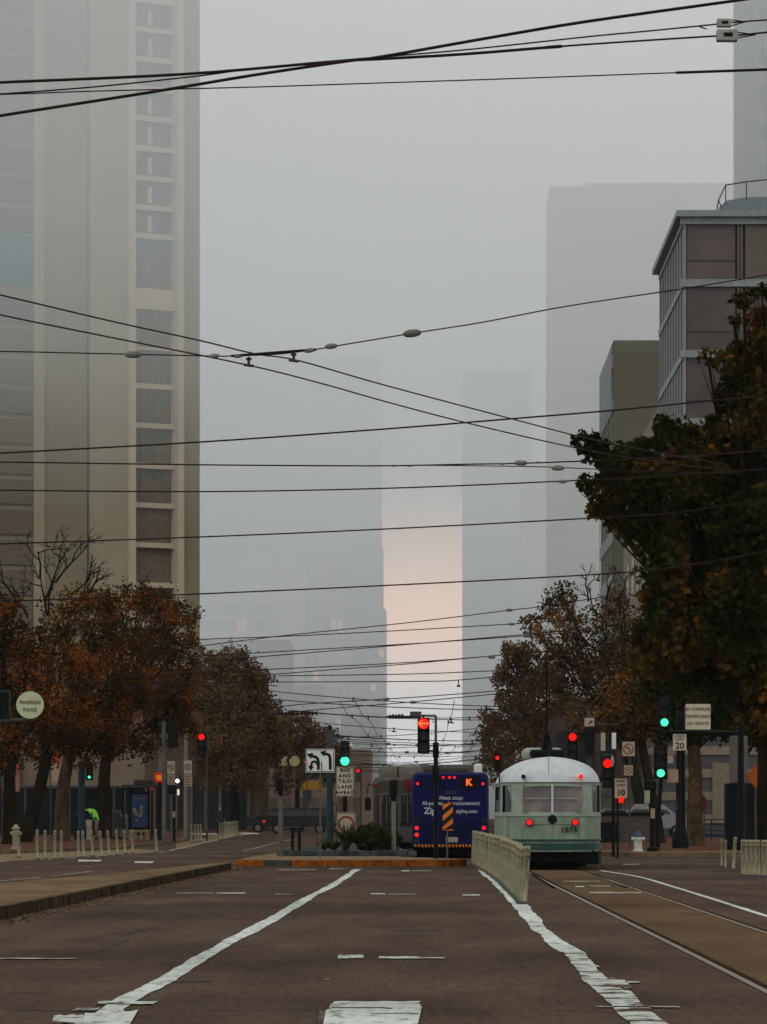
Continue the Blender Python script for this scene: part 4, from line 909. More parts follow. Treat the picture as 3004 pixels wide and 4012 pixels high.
# prohibition signs on trunk
for px, py, w, lab, Yd in ((1357, 1618, 13.5, 'larger round prohibition sign hanging before the dark trunk', 175), (1357, 1664, 9.5, 'smaller prohibition sign just above the speed limit 10 sign', 174)):
    t = empty('road_sign', base_of(px+3, Yd, .14), lab, 'sign'); a = rel(t, px-w, py+w*1.15); b = rel(t, px+w, py-w*1.15); pole(t, 0, 0, b[1], .04, DGREY)
    panel(t, a[0], b[0], a[1], b[1], TANS, y=-.1); cx, cz = (a[0]+b[0])/2, (a[1]+b[1])/2; R = w*Yd/F*.86; m = MB()
    for k in range(20):
        a0, a1 = 2*math.pi*k/20, 2*math.pi*(k+1)/20
        m.face([(cx+R*math.cos(a0), -.12, cz+R*math.sin(a0)), (cx+R*math.cos(a1), -.12, cz+R*math.sin(a1)), (cx+R*.8*math.cos(a1), -.12, cz+R*.8*math.sin(a1)), (cx+R*.8*math.cos(a0), -.12, cz+R*.8*math.sin(a0))])
    m.face([(cx-.7*R, -.121, cz+.6*R), (cx-.6*R, -.121, cz+.7*R), (cx+.7*R, -.121, cz-.6*R), (cx+.6*R, -.121, cz-.7*R)]); m.build('prohibition_ring', mat('dull_red', (.16, .03, .025), .7), t)
    curve_arrow(t, [(cx+.25*R, cz-.5*R), (cx+.25*R, cz+.05*R), (cx, cz+.25*R)], .14*R, .3*R, -.118, INK)
# hydrant
t = empty('fire_hydrant', base_of(1378, 155, .14), 'white fire hydrant with a blue cap on the right corner', 'hydrant')
HW = mat('hydrant_white', (.52, .52, .48), .6); HB = mat('hydrant_blue', (.05, .06, .14), .6)
m = MB(); m.tube([(0, 0, 0), (0, 0, .06), (0, 0, .07), (0, 0, .42), (0, 0, .43), (0, 0, .52)], [.19, .19, .145, .145, .18, .18], 14); m.build('barrel', HW, t)
m = MB(); m.tube([(0, 0, .52), (0, 0, .6), (0, 0, .68), (0, 0, .76)], [.17, .15, .08, .03], 12); m.build('cap', HB, t)
m = MB(); m.tube([(-.24, 0, .46), (.24, 0, .46)], .06, 8); m.tube([(0, -.24, .46), (0, 0, .46)], .07, 8); m.build('nozzle', HW, t)
# kiosk with dark body, grey drum
t = empty('advert_kiosk', base_of(1595, 163, .14), 'dark street kiosk with a grey panelled upper drum at the right', 'kiosk')
a = rel(t, 1577, 1692); b = rel(t, 1613, 1590); m = MB(); m.box(-.52, .75, -.4, .5, 0, a[1], .05); m.build('body', mat('kiosk_dark', (.005, .006, .008), .5), t)
m = MB(); m.box(a[0], b[0], -.45, .4, a[1], b[1], .04); m.build('upper_drum', mat('kiosk_grey', (.10, .092, .085), .6), t)
m = MB(); m.box(.05, .3, -.43, -.4, .3, a[1]-.1); m.build('side_panel', mat('kiosk_blue', (.008, .012, .024), .5), t)
# orange diamond sign
t = empty('road_sign', base_of(1632, 158, .14), 'orange diamond roadworks sign half hidden by the big trunk', 'sign')
x, z = rel(t, 1633, 1680); pole(t, 0, 0, z+.3, .04, DGREY); m = MB(); m.prism([(x-.36, z+.05), (x, z-.42), (x+.36, z), (x, z+.48)], -.1, -.08); m.build('sign_panel', mat('roadworks_orange', (.28, .055, .012), .7, var=.15), t)
t = empty('road_sign', base_of(1518, 184, .14), 'small dull red paddle sign behind the pale trunk', 'sign')
x, z = rel(t, 1516, 1735); pole(t, .06, 0, z, .035, DGREY); m = MB(); m.prism([(x+.22*math.cos(k), z+.36*math.sin(k)) for k in [i*6.283/8+.39 for i in range(8)]], -.06, -.03); m.build('sign_panel', mat('paddle_red', (.14, .02, .02), .6), t)
# low wall and railings behind
t = empty('railing', (XA(1555, 215), 215, .14), 'dark blue pavement railing in front of the banded building', 'fence')
m = MB(); RB = mat('railing_blue', (.015, .022, .035), .6)
for i in range(9): m.box(-1.2+i*.75, -1.14+i*.75, -.03, .03, 0, 1.05)
m.build('posts', RB, t)
for z in (.15, .45, 1.0): MB().box(-1.2, 4.9, -.035, .035, z, z+.06 if z > .2 else z+.16).build('rail', RB, t)
t = empty('low_wall', (XA(1350, 200), 200, .14), 'low brown wall with a dark coping behind the speed limit 10 sign', 'wall')
m = MB(); m.box(-1.1, 1.7, 0, .3, 0, 1.25); m.build('wall_panel', mat('wall_brown', (.075, .06, .05), .9), t); m = MB(); m.box(-1.2, 1.8, -.06, .36, 1.25, 1.40); m.build('coping', BLACK, t); m = MB(); m.box(-1.2, -.35, -.3, -.02, 0, .95); m.build('dark_bin', BLACK, t)
sedan = [(-2.2, .4), (2.2, .4), (2.25, .8), (1.4, .95), (.7, 1.42), (-.8, 1.45), (-1.5, 1.0), (-2.2, .95)]
sg_ = [[(1.1, 1.0), (.62, 1.36), (0, 1.38), (0, 1.0)], [(-.08, 1.0), (-.08, 1.38), (-.75, 1.38), (-1.25, 1.0)]]
WCAR = mat('white_car_paint', (.16, .16, .15), .35, var=.05)
car('parked_car', 'white parked van glimpsed between the trunks at right', 'van', 1405, 0, 238, 4.5, [(x, z*1.28) for x, z in sedan], WCAR, [[(x, z*1.28) for x, z in p] for p in sg_], (-1.4, 1.4), z=.0+.14)
car('parked_car', 'white low car half hidden behind the low wall at right', 'car', 1335, 0, 246, 4.5, [(x, z*1.1) for x, z in sedan], WCAR, [[(x, z*1.1) for x, z in p] for p in sg_], (-1.4, 1.4), z=.14)

# ---------------------------------------------------------------- trees
AUT = leafmat('autumn_leaves', [(.005, .007, .002), (.015, .013, .003), (.050, .022, .004), (.145, .042, .005), (.25, .070, .008)], 0.0)
AUT2 = leafmat('dark_turning_leaves', [(.003, .004, .001), (.008, .010, .002), (.018, .020, .004), (.040, .029, .005), (.13, .048, .008)], 5.0)
AUT3 = leafmat('olive_turning_leaves', [(.010, .010, .003), (.024, .017, .005), (.06, .033, .008), (.17, .070, .012), (.22, .09, .014)], 9.0)
BRN = leafmat('hazy_brown_leaves', [(.07, .042, .018), (.12, .066, .027), (.19, .10, .038)], 13.0)  # browns raised so the leaf colour makes up for thin haze
def tree(name, label, px, base_py, Y, lobes, n_per_m2, leafsz, leafm, seed, trunk_r=.28, zbase=.14, lean=None, twigs=None, shape=0, trunkm=BARK, depth=1.0, group=None, trunk_path=None, branch=True):
    rnd = random.Random(seed); bx = XA(px, Y)
    t = empty(name, (bx, Y, zbase), label, 'tree', group)
    LB = []
    for L in lobes:
        lx, ly, lr = L[0], L[1], L[2]; dens = L[3] if len(L) > 3 else 1.0
        LB.append((XA(lx, Y)-bx, rnd.uniform(-1, 1)*depth*1.2, ZA(ly, Y)-zbase, lr*Y/F, dens))
    zc = min(l[2]-l[4]*0 - l[3]*.6 for l in LB); top = max(l[2] for l in LB)
    mx = sum(l[0] for l in LB)/len(LB)
    fork = max(2.2, min(zc+.3, 4.5))
    tr = MB()
    if trunk_path: TP = [Vector((XA(a, Y)-bx, 0, ZA(b, Y)-zbase)) for a, b in trunk_path]; TP = [Vector((TP[0].x, 0, -.05))] + TP[1:]
    else: TP = [Vector((0, 0, -.05)), Vector((.05, 0, fork*.3)), Vector((rnd.uniform(-.1, .1)+mx*.04, 0, fork*.7)), Vector((mx*.08, 0, fork))]
    P = catmull(TP, 5); rs = [trunk_r*(1.35 if i == 0 else 1.08 - .35*i/len(P)) for i in range(len(P))]
    tr.tube(P, rs, 10); f = P[-1]
    br = MB()
    for (x, y, z, r_, d) in LB:
        if not branch: break
        e = Vector((x, y, z)); mid = f.lerp(e, .45) + Vector((rnd.uniform(-.3, .3), rnd.uniform(-.3, .3), rnd.uniform(.0, .6)))
        Q = catmull([f - Vector((0, 0, .3)), mid, e], 5); r0 = trunk_r*.2; br.tube(Q, [r0*(1-.8*i/len(Q)) for i in range(len(Q))], 6)
        for k in range(int(5 + 3*r_)):
            dv = Vector((rnd.gauss(0, 1), rnd.gauss(0, 1), rnd.gauss(.3, 1))).normalized()*r_*rnd.uniform(.6, 1.0)
            s0 = Q[rnd.randrange(len(Q)//2, len(Q))]; e2 = e + dv; br.tube([s0, s0.lerp(e2, .5) + Vector((rnd.uniform(-.15, .15), 0, rnd.uniform(-.1, .25))), e2], [.035, .02, .008], 4, caps=False)
    if twigs:
        for (x0, y0, ang, ln) in twigs:
            def rec(p, d, L, r_, lv):
                q = p + d*L; md_ = p.lerp(q, .5) + Vector((rnd.uniform(-.08, .08), rnd.uniform(-.08, .08), rnd.uniform(-.05, .08)))*L
                br.tube([p, md_, q], [r_, r_*.8, r_*.55], 4, caps=False)
                if lv > 0:
                    for _ in range(rnd.choice((2, 3, 3))):
                        nd = (d + Vector((rnd.gauss(0, .5), rnd.gauss(0, .5), rnd.gauss(.05, .4)))).normalized(); rec(p.lerp(q, rnd.uniform(.5, 1)), nd, L*rnd.uniform(.5, .75), r_*.6, lv-1)
            a = math.radians(ang); rec(Vector((XA(x0, Y)-bx, rnd.uniform(-.5, .5), ZA(y0, Y)-zbase)), Vector((math.cos(a), 0, math.sin(a))), ln*Y/F, .055, 4)
    tr.build('trunk', trunkm, t, smooth=True); br.build('branches', BARK, t)
    mb = MB()
    for (x, y, z, r_, d) in LB:
        # sub-clumps give gaps and an uneven outline
        nc = max(8, int(9*r_*r_ + 12)); area = math.pi*r_*r_; total = int(n_per_m2*area*d*3.0)
        cl = []
        for k in range(nc):
            v = Vector((rnd.gauss(0, 1), rnd.gauss(0, 1), rnd.gauss(0, 1))).normalized()*r_*rnd.uniform(.45, .98); cl.append((v, r_*rnd.uniform(.14, .30)))
        for i in range(total):
            if rnd.random() < .35:
                v = Vector((rnd.gauss(0, 1), rnd.gauss(0, 1), rnd.gauss(0, 1))).normalized()*r_*(rnd.random()**.45)*.9; q = v
            else:
                c, cr = cl[rnd.randrange(nc)]; q = c + Vector((rnd.gauss(0, .5), rnd.gauss(0, .5), rnd.gauss(0, .5)))*cr*1.3
            leafquad(mb, Vector((x + q.x, y + q.y*depth, z + q.z)), leafsz, rnd, shape)
    mb.build('crown', leafm, t); return t
G = 'autumn plane trees along the street'
tree('plane_tree', 'autumn plane tree with an upright trunk at the left picture edge', 20, 0, 190, [(10, 1335, 62), (55, 1400, 60), (0, 1440, 75), (50, 1500, 65), (5, 1560, 70), (70, 1570, 50), (30, 1610, 50), (-10, 1640, 45), (-40, 1360, 80)], 78, .17, AUT, 21, .30, group=G, trunk_path=[(20, 1830), (22, 1760), (20, 1690), (25, 1640)])
tree('plane_tree', 'autumn plane tree leaning right with bare twigs over its top, second from left', 58, 0, 202, [(120, 1345, 58, .55), (160, 1300, 48, .5), (115, 1420, 70), (170, 1440, 60), (95, 1500, 60), (150, 1540, 65), (105, 1585, 50), (150, 1600, 45), (90, 1630, 38, .8)], 78, .17, AUT, 22, .34, group=G, trunk_path=[(52, 1822), (66, 1770), (82, 1715), (100, 1640)],
     twigs=[(100, 1330, 100, 70), (105, 1330, 80, 85), (150, 1330, 60, 70), (60, 1330, 115, 60), (95, 1300, 70, 90), (150, 1290, 40, 60), (30, 1290, 130, 60), (190, 1280, 60, 40), (120, 1260, 50, 70), (85, 1250, 95, 60)])
tree('plane_tree', 'autumn plane tree with a thick straight pale edged trunk, third from left', 133, 0, 208, [(205, 1320, 58), (250, 1300, 50), (215, 1390, 75), (270, 1400, 65), (210, 1470, 75), (275, 1490, 65), (205, 1560, 65), (160, 1620, 42, .8), (240, 1600, 50), (200, 1630, 35, .8)], 78, .17, AUT, 23, .36, group=G, trunk_path=[(132, 1818), (134, 1750), (138, 1690), (150, 1630)], trunkm=BARKL)
tree('plane_tree', 'autumn plane tree with a forked dark trunk right of the stooping worker', 227, 0, 228, [(300, 1290, 42), (345, 1310, 50), (395, 1330, 42), (330, 1380, 65), (400, 1400, 46), (350, 1460, 70), (415, 1470, 32), (395, 1510, 42), (300, 1520, 62), (360, 1550, 60), (400, 1570, 32), (260, 1580, 58), (320, 1605, 45, .7)], 76, .175, AUT, 24, .38, group=G, trunk_path=[(228, 1812), (228, 1760), (224, 1700), (228, 1640)])
tree('plane_tree', 'hazy brown plane tree behind the left red signal', 505, 0, 335, [(455, 1440, 42), (500, 1435, 45), (545, 1465, 45), (480, 1510, 65), (555, 1530, 52), (590, 1560, 30), (500, 1590, 75), (575, 1610, 52), (455, 1600, 60), (530, 1660, 60, .8), (460, 1670, 50, .8)], 62, .25, BRN, 25, .35, group=G)
tree('plane_tree', 'faint brown tree in the haze left of the arrow sign', 640, 0, 470, [(605, 1565, 34), (650, 1575, 42), (695, 1600, 40), (725, 1630, 30), (615, 1620, 45), (665, 1640, 50), (710, 1670, 32), (620, 1680, 38)], 34, .36, BRN, 26, .32, group=G)
tree('plane_tree', 'palest distant tree behind the green island signal', 715, 0, 640, [(700, 1610, 30), (735, 1625, 25), (705, 1655, 35), (745, 1665, 28)], 10, .45, BRN, 27, .3, group=G)
tree('plane_tree', 'huge near black tree with turning leaves filling the right edge', 1690, 0, 124, [
    (1285, 985, 42, .65), (1262, 960, 30, .4), (1330, 1030, 48), (1385, 985, 55), (1450, 950, 55), (1400, 1060, 60), (1480, 1030, 80), (1560, 960, 70), (1640, 900, 75), (1600, 1050, 90), (1665, 1000, 90),
    (1270, 1060, 30, .55), (1300, 1095, 35, .7), (1350, 1110, 50), (1420, 1150, 75), (1520, 1140, 95), (1630, 1150, 100), (1430, 1230, 60), (1500, 1260, 90), (1610, 1270, 105), (1440, 1330, 62), (1530, 1360, 85), (1640, 1380, 95), (1560, 1420, 70), (1470, 1400, 60), (1660, 1480, 75), (1605, 1490, 42), (1420, 1300, 45), (1400, 1370, 40), (1500, 1440, 50), (1415, 1440, 45), (1650, 1560, 55), (1560, 1200, 70), (1580, 1350, 70), (1555, 795, 30, .45), (1530, 765, 22, .35), (1610, 760, 42), (1650, 700, 45), (1600, 655, 24, .6), (1650, 800, 55), (1610, 830, 45), (1650, 755, 40), (1585, 870, 45), (1640, 640, 25, .5), (1580, 700, 18, .3)],
    125, .21, AUT2, 31, .5, shape=1, trunkm=BARK, depth=1.3, trunk_path=[(1682, 1868), (1672, 1760), (1668, 1650), (1665, 1560)], group=G)
tree('plane_tree', 'dark tree with a straight mottled pale trunk right of the black lamp post', 1503, 0, 181, [(1420, 1440, 60), (1470, 1500, 70), (1420, 1540, 50), (1540, 1530, 70), (1500, 1580, 40), (1590, 1560, 55), (1390, 1500, 45), (1640, 1570, 60), (1440, 1580, 45), (1480, 1440, 60), (1550, 1480, 60), (1610, 1530, 50), (1395, 1560, 40)], 100, .20, AUT2, 32, .34, group=G, trunk_path=[(1502, 1838), (1500, 1760), (1502, 1690), (1498, 1610)], trunkm=mat('mottled_green_bark', (.055, .036, .016), .95, var=.5, scale=2.5))
tree('plane_tree', 'orange leaved tree with two leaning dark trunks behind the lower green light', 1425, 0, 196, [(1395, 1420, 50), (1360, 1480, 60), (1410, 1500, 55), (1385, 1370, 45, .7), (1340, 1540, 50), (1400, 1560, 45)], 70, .19, AUT3, 38, .26, group=G, trunk_path=[(1424, 1828), (1416, 1760), (1402, 1690), (1385, 1600)])
tree('plane_tree', 'bright orange topped tree above the tram roof', 1395, 0, 240, [(1215, 1285, 38), (1185, 1320, 30), (1150, 1345, 26), (1225, 1335, 38), (1300, 1330, 50, .45), (1350, 1330, 45, .6), (1340, 1290, 35, .35), (1160, 1370, 24), (1215, 1400, 50), (1280, 1400, 60), (1350, 1410, 60), (1240, 1470, 60), (1320, 1490, 70), (1270, 1550, 60), (1350, 1570, 55)], 64, .19, AUT3, 33, .34, group=G, trunk_path=[(1398, 1815), (1385, 1740), (1370, 1680), (1350, 1610)],
     twigs=[(1310, 1310, 85, 45), (1270, 1300, 100, 40), (1340, 1290, 75, 45), (1290, 1330, 110, 40)])
tree('plane_tree', 'olive brown tree just left of the tram trolley pole', 1180, 0, 305, [(1105, 1415, 30), (1140, 1410, 32), (1090, 1460, 32), (1135, 1470, 50), (1185, 1460, 50), (1100, 1520, 38), (1150, 1540, 55), (1210, 1540, 55), (1075, 1560, 25), (1110, 1590, 45), (1180, 1600, 50)], 80, .24, BRN, 34, .32, group=G)
tree('plane_tree', 'hazy brown tree farthest along the right pavement above the blue bus', 1085, 0, 420, [(1050, 1545, 24), (1075, 1570, 32), (1045, 1590, 28), (1075, 1625, 38), (1050, 1650, 28), (1110, 1640, 45), (1090, 1680, 40)], 26, .34, BRN, 35, .3, group=G)

# ---------------------------------------------------------------- buildings
def facade_box(name, label, x0, x1, y0, y1, h, wallm, parts=None, cat='building', group=None):
    t = empty(name, ((x0+x1)/2, y0, 0), label, cat, group)
    w = (x1-x0)/2; d = y1-y0
    m = MB(); m.box(-w, w, 0, d, -.05, h); m.build('walls', wallm, t); return t, w, d
# left tower, turned against the street
CT = mat('tower_concrete', (.37, .33, .225), .9, var=.08, scale=.15); CTL = mat('tower_pale_concrete', (.56, .47, .33), .9, var=.06, scale=.2); CTD = mat('tower_dark_concrete', (.27, .24, .155), .9, var=.08, scale=.15)
TW = empty('tower_block', (XA(430, 460), 460, 0), 'tall concrete tower dissolving into fog at left with a vertical window bay', 'building', rz=math.atan2(.556, .83))
dxy = Vector((.83, .556)).normalized(); RX, RY = XA(430, 460), 460.0
def u_of(px):      # distance along the face for a picture column
    k = (px-VX)/F; return (k*RY - RX)/(dxy.x - k*dxy.y)
def z_of(py, px=332):
    u = u_of(px); return CH + (VY-py)*(RY + u*dxy.y)/F
H = 112.0
def tb(name, pxa, pxb, pya, pyb, v0, v1, m, full=False):
    ua, ub = u_of(pxa), u_of(pxb); za, zb = (0, H) if full else (z_of(pyb), z_of(pya))
    return MB().box(ua, ub, v0, v1, za, zb).build(name, m, TW)
tb('wall', -140, 190, 0, 0, .2, 26, CTD, True); tb('wall', 194, 275, 0, 0, .0, 26, CT, True)
tb('wall', 188, 196, 0, 0, .9, 26, mat('joint_shadow', (.06, .055, .045), .9), True)
tb('pier', 72, 95, 0, 0, -.1, .2, CT, True)
tb('pilaster', 275, 288, 0, 0, -.55, 26, CTL, True); tb('pilaster', 378, 392, 0, 0, -.55, 26, CTL, True)
tb('wall', 392, 430, 0, 0, -.1, 26, CTD, True); tb('bay_back', 288, 378, 0, 0, .95, 26, CTD, True)
ys = [2, 65, 129, 193, 257, 322, 386, 449, 511]
for y in ys: tb('spandrel', 288.3, 377.7, y-6, y+5, .15, .95, CTL)
tb('spandrel', 288.3, 377.7, 624, 669, .0, .95, CTL)
for y in (754, 835, 920, 1007, 1092, 1178, 1264, 1350, 1436): tb('spandrel', 288.3, 377.7, y-(3 if y == 754 else 6), y+(2 if y == 754 else 5), .15, .95, CTL)
WD = mat('hazy_bay_glass', (.12, .125, .10), .5, var=.3, scale=.5); WC = mat('curtained_glass', (.13, .11, .06), .5, var=.25, scale=.8); WTL = mat('teal_glass', (.04, .15, .16), .25, var=.2, scale=.4); WB = mat('hazy_brown_glass', (.17, .14, .10), .5, var=.2)  # bay and brown glass lightened so the haze sits in their colour
edges = [-60] + ys
for a, b in zip(edges, edges[1:]):
    o = tb('window', 290, 376, a+5, b-6, .80, .94, WD)
    u0, u1 = u_of(326), u_of(336)
    if a % 3 == 0: continue
    MB().box(u0, u1, .72, .80, z_of(b-12), z_of(a+16)).build('blind', CTL, TW)
tb('window', 290, 376, 516, 618, .80, .94, WD); tb('blind', 290, 376, 517, 541, .70, .80, WTL)
seq = [(669, 751, WC), (756, 829, WC), (840, 914, WC), (925, 1001, WC), (1012, 1086, WC), (1097, 1172, WB), (1183, 1258, WB), (1269, 1344, WB), (1355, 1430, WB)]
for a, b, m_ in seq:
    tb('window', 290, 376, a, b, .80, .94, m_)
    if m_ is WC:
        mb = MB()
        for px in (298, 313, 328, 343, 358, 371): mb.box(u_of(px)-.05, u_of(px)+.05, .68, .80, z_of(b), z_of(a))
        mb.build('mullions', WB, TW)
for k, y in enumerate(range(20, 1500, 64)):
    if 505 < y < 620: continue
    tb('window', -70, 70, y+6, y+58, -.02, .2, WTL if 470 < y < 505 else (WD if y < 700 else WB))
tb('window', -70, 70, 530, 640, -.02, .2, WTL)

# right hand glass building
GB = empty('office_building', (XA(1478, 256), 256, 0), 'brown glass office block with white fins and roof terrace at right', 'building')
X0 = XA(1478, 256); hT = ZA(461, 256)
BW = mat('glass_brown', (.085, .06, .052), .35, var=.25, scale=.25, spec=.4); BWL = mat('glass_tan', (.12, .10, .075), .4, var=.12, scale=.3); FIN = mat('white_fin', (.25, .28, .26), .5); INNER = mat('shaded_cladding', (.10, .085, .07), .7)
MB().box(0.0, 24, .35, 27, 0, hT-.3).build('core', mat('core_glass', (.05, .045, .04), .4), GB)
dzf = 145*256/F
levels = [hT - .45 - i*dzf for i in range(10)]
levels[1] = ZA(612, 256); levels[2] = ZA(765, 256)
for i, z in enumerate(levels):
    if z < 11: break
    o = MB().box(-.25, 24, -.28, 0.0, z-.22, z+.22); o.build('floor_band', FIN, GB)
    MB().box(-.10, 0.0, .0, 27, z-.22, z+.22).build('floor_band', FIN, GB)
    zb = levels[i+1] if i+1 < len(levels) else 0
    if zb < 0: break
    for k, (a, b, m_) in enumerate(((.0, 3.05, BW), (3.2, 3.5, BWL), (3.5, 8.6, BWL if i % 2 == 0 else BW), (8.7, 12, BW), (12.2, 17, BWL), (17.2, 23.9, BW))):
        MB().box(a+.12, b-.03, .02 if m_ is BW else -.05, .33, zb+.23, z-.23).build('glazing_panel', m_, GB)
    MB().box(.15, 3.0, -.06, .0, zb+.22+dzf*.28, zb+.30+dzf*.28).build('transom', INNER, GB)
for k in range(10):
    y = .15 + k*2.9; MB().box(-.07, -.02, y-.22, y+.22, 2, hT-.3).build('fin', FIN, GB)
for x in (.02, 3.2, 8.6): MB().box(x-.06, x+.06, -.16, -.02, 2, hT-.3).build('corner_fin', FIN if x < 1 else BWL, GB)
MB().box(-.5, 24.5, -.6, 27.4, hT-.25, hT+.12).build('roof_slab', FIN, GB)
m = MB(); P = [(XA(1538, 262)-X0, hT+.1), (XA(1545, 262)-X0, hT+.7), (XA(1560, 262)-X0, hT+1.05), (XA(1600, 262)-X0, hT+1.25), (16, hT+1.5), (16, hT+.1)]; m.prism(P, 2, 14); m.build('penthouse', mat('penthouse_blue', (.20, .23, .25), .5), GB)
m = MB(); q = [(XA(1536, 262)-X0, hT+.2), (XA(1541, 262)-X0, hT+1.0), (XA(1556, 262)-X0, hT+1.9), (XA(1600, 262)-X0, hT+2.1), (XA(1670, 262)-X0, hT+2.3), (12, hT+2.5)]
m.tube([(x, 1.5, z) for x, z in q], .045, 5)
for x, z in q[2:]: m.tube([(x, 1.5, z), (x, 1.5, z-1.1)], .035, 5)
m.tube([(q[1][0], 1.5, q[1][1]), (q[1][0]+.2, 1.5, q[1][1]-.5)], .035, 5); m.build('railing', mat('rail_rust', (.10, .075, .06), .6), GB)
# small white stepped building between
t, w, d = facade_box('low_rise_building', 'cream low rise with a sloping lit side glimpsed behind the right tree', XA(1425, 284)+.05, 34, 284, 338, ZA(870, 284), mat('cream_render', (.24, .21, .15), .8, var=.1))
for k in range(6):
    for j in range(5): MB().box(-w-.04, -w+.02, 4+k*8, 7.5+k*8, 4+j*4.5, 7+j*4.5).build('window', GLASSD, t)
# olive slab block
t, w, d = facade_box('office_building', 'plain olive grey slab block behind the brown glass block', XA(1325, 353), 36, 353, 379, ZA(735, 353), mat('olive_cladding', (.14, .132, .098), .85, var=.08, scale=.1))
for j in range(11):
    z = 2+j*3.6; MB().box(-w-.12, -w, .3, d-.3, z, z+1.1).build('street_band', FIN, t)
for k in range(7): MB().box(-w-.15, -w-.12, .3+k*4.1, .75+k*4.1, 1, ZA(745, 353)-4).build('street_fin', FIN, t)
MB().box(-w-.15, -w, 1.5, d-.5, ZA(735, 353)-5.5, ZA(735, 353)-.4).build('parapet_glass', mat('parapet_pale', (.22, .26, .25), .5), t)
# right fog tower
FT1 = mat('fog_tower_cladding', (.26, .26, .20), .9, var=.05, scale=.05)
t, w, d = facade_box('tower_block', 'broad flat tower fading into fog above the right trees', XA(1187, 690), 60, 690, 712, ZA(402, 690), FT1)
MB().box(-w+6, -w+14, 8, 20, ZA(402, 690), ZA(380, 690)).build('rooftop_plant', FT1, t); MB().box(-w+12, w+4, 12, 20, ZA(402, 690), ZA(372, 690)).build('rooftop_screen', FT1, t)
for j in range(24): MB().box(-w+.8, w-.5, -.06, .0, 3+j*3.55, 4.4+j*3.55).build('window_band', mat('faint_band', (.22, .22, .18), .6), t)
t, w, d = facade_box('tower_block', 'dark sliver of a fogged tower at the upper right edge', XA(1630, 430), 60, 430, 460, 112, mat('sliver_tower', (.10, .11, .09), .9, var=.05))
for j in range(30): MB().box(-w+.5, w-.5, -.06, .0, 4+j*3.8, 5.6+j*3.8).build('window_band', GLASSD, t)
# receding right side
FWD = mat('far_window', (.05, .06, .06), .5)
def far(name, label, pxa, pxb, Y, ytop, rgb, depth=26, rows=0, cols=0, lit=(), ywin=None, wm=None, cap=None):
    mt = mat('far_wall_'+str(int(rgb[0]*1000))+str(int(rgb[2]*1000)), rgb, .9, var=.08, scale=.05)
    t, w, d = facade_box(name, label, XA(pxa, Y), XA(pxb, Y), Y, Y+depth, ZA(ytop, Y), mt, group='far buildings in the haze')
    h = ZA(ytop, Y); rnd = random.Random(int(pxa+Y))
    if rows:
        for i in range(rows):
            for j in range(cols):
                cw = 2*w/cols; ch = (h-6)/rows; x = -w + j*cw; z = 5+i*ch
                on = (i, j) in lit
                MB().box(x+cw*.2, x+cw*.8, -.12, 0, z+ch*.2, z+ch*.8).build('window', LWF if on else (wm or FWD), t)
    if cap: 
        for (a, b, c) in cap: MB().box(XA(a, Y)-XA((pxa+pxb)/2, Y), XA(b, Y)-XA((pxa+pxb)/2, Y), 5, 25, h, ZA(c, Y)).build('upper_storey', mt, t)
    return t
LWF = mat('lit_far_window', (.5, .35, .2), .5, emit=(1, .55, .25), es=.42)
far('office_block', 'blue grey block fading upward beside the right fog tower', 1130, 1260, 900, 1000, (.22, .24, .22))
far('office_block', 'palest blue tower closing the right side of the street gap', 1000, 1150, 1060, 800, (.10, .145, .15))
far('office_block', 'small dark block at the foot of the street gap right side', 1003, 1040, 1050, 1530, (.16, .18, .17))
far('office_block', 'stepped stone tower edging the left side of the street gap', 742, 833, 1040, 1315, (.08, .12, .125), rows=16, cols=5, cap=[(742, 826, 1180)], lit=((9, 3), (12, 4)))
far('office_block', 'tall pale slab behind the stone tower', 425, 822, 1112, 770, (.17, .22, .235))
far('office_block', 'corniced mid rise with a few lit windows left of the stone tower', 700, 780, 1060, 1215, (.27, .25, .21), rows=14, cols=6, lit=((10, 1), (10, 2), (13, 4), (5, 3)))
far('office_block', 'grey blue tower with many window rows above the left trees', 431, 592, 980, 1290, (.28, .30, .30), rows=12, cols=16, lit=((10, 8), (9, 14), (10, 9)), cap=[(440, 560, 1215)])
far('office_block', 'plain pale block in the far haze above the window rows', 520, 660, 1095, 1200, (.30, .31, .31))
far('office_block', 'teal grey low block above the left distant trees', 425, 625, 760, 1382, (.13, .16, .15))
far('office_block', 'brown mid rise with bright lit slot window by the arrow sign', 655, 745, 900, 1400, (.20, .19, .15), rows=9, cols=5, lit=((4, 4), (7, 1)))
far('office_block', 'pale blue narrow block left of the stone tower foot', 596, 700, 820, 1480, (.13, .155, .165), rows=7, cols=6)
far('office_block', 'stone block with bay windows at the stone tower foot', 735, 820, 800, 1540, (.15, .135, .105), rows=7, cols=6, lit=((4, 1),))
t = empty('church_spire', (XA(500, 640), 640, 0), 'thin dark spire poking above the left distant trees', 'spire')
z1 = ZA(1375, 640); m = MB(); m.tube([(0, 0, z1-4), (0, 0, z1-1.2), (0, 0, z1)], [.8, .25, .05], 8); m.build('spire', DGREY, t); m = MB(); m.box(-1.2, 1.2, -1, 1, 0, z1-4); m.build('tower', mat('spire_stone', (.1, .1, .09), .9), t)

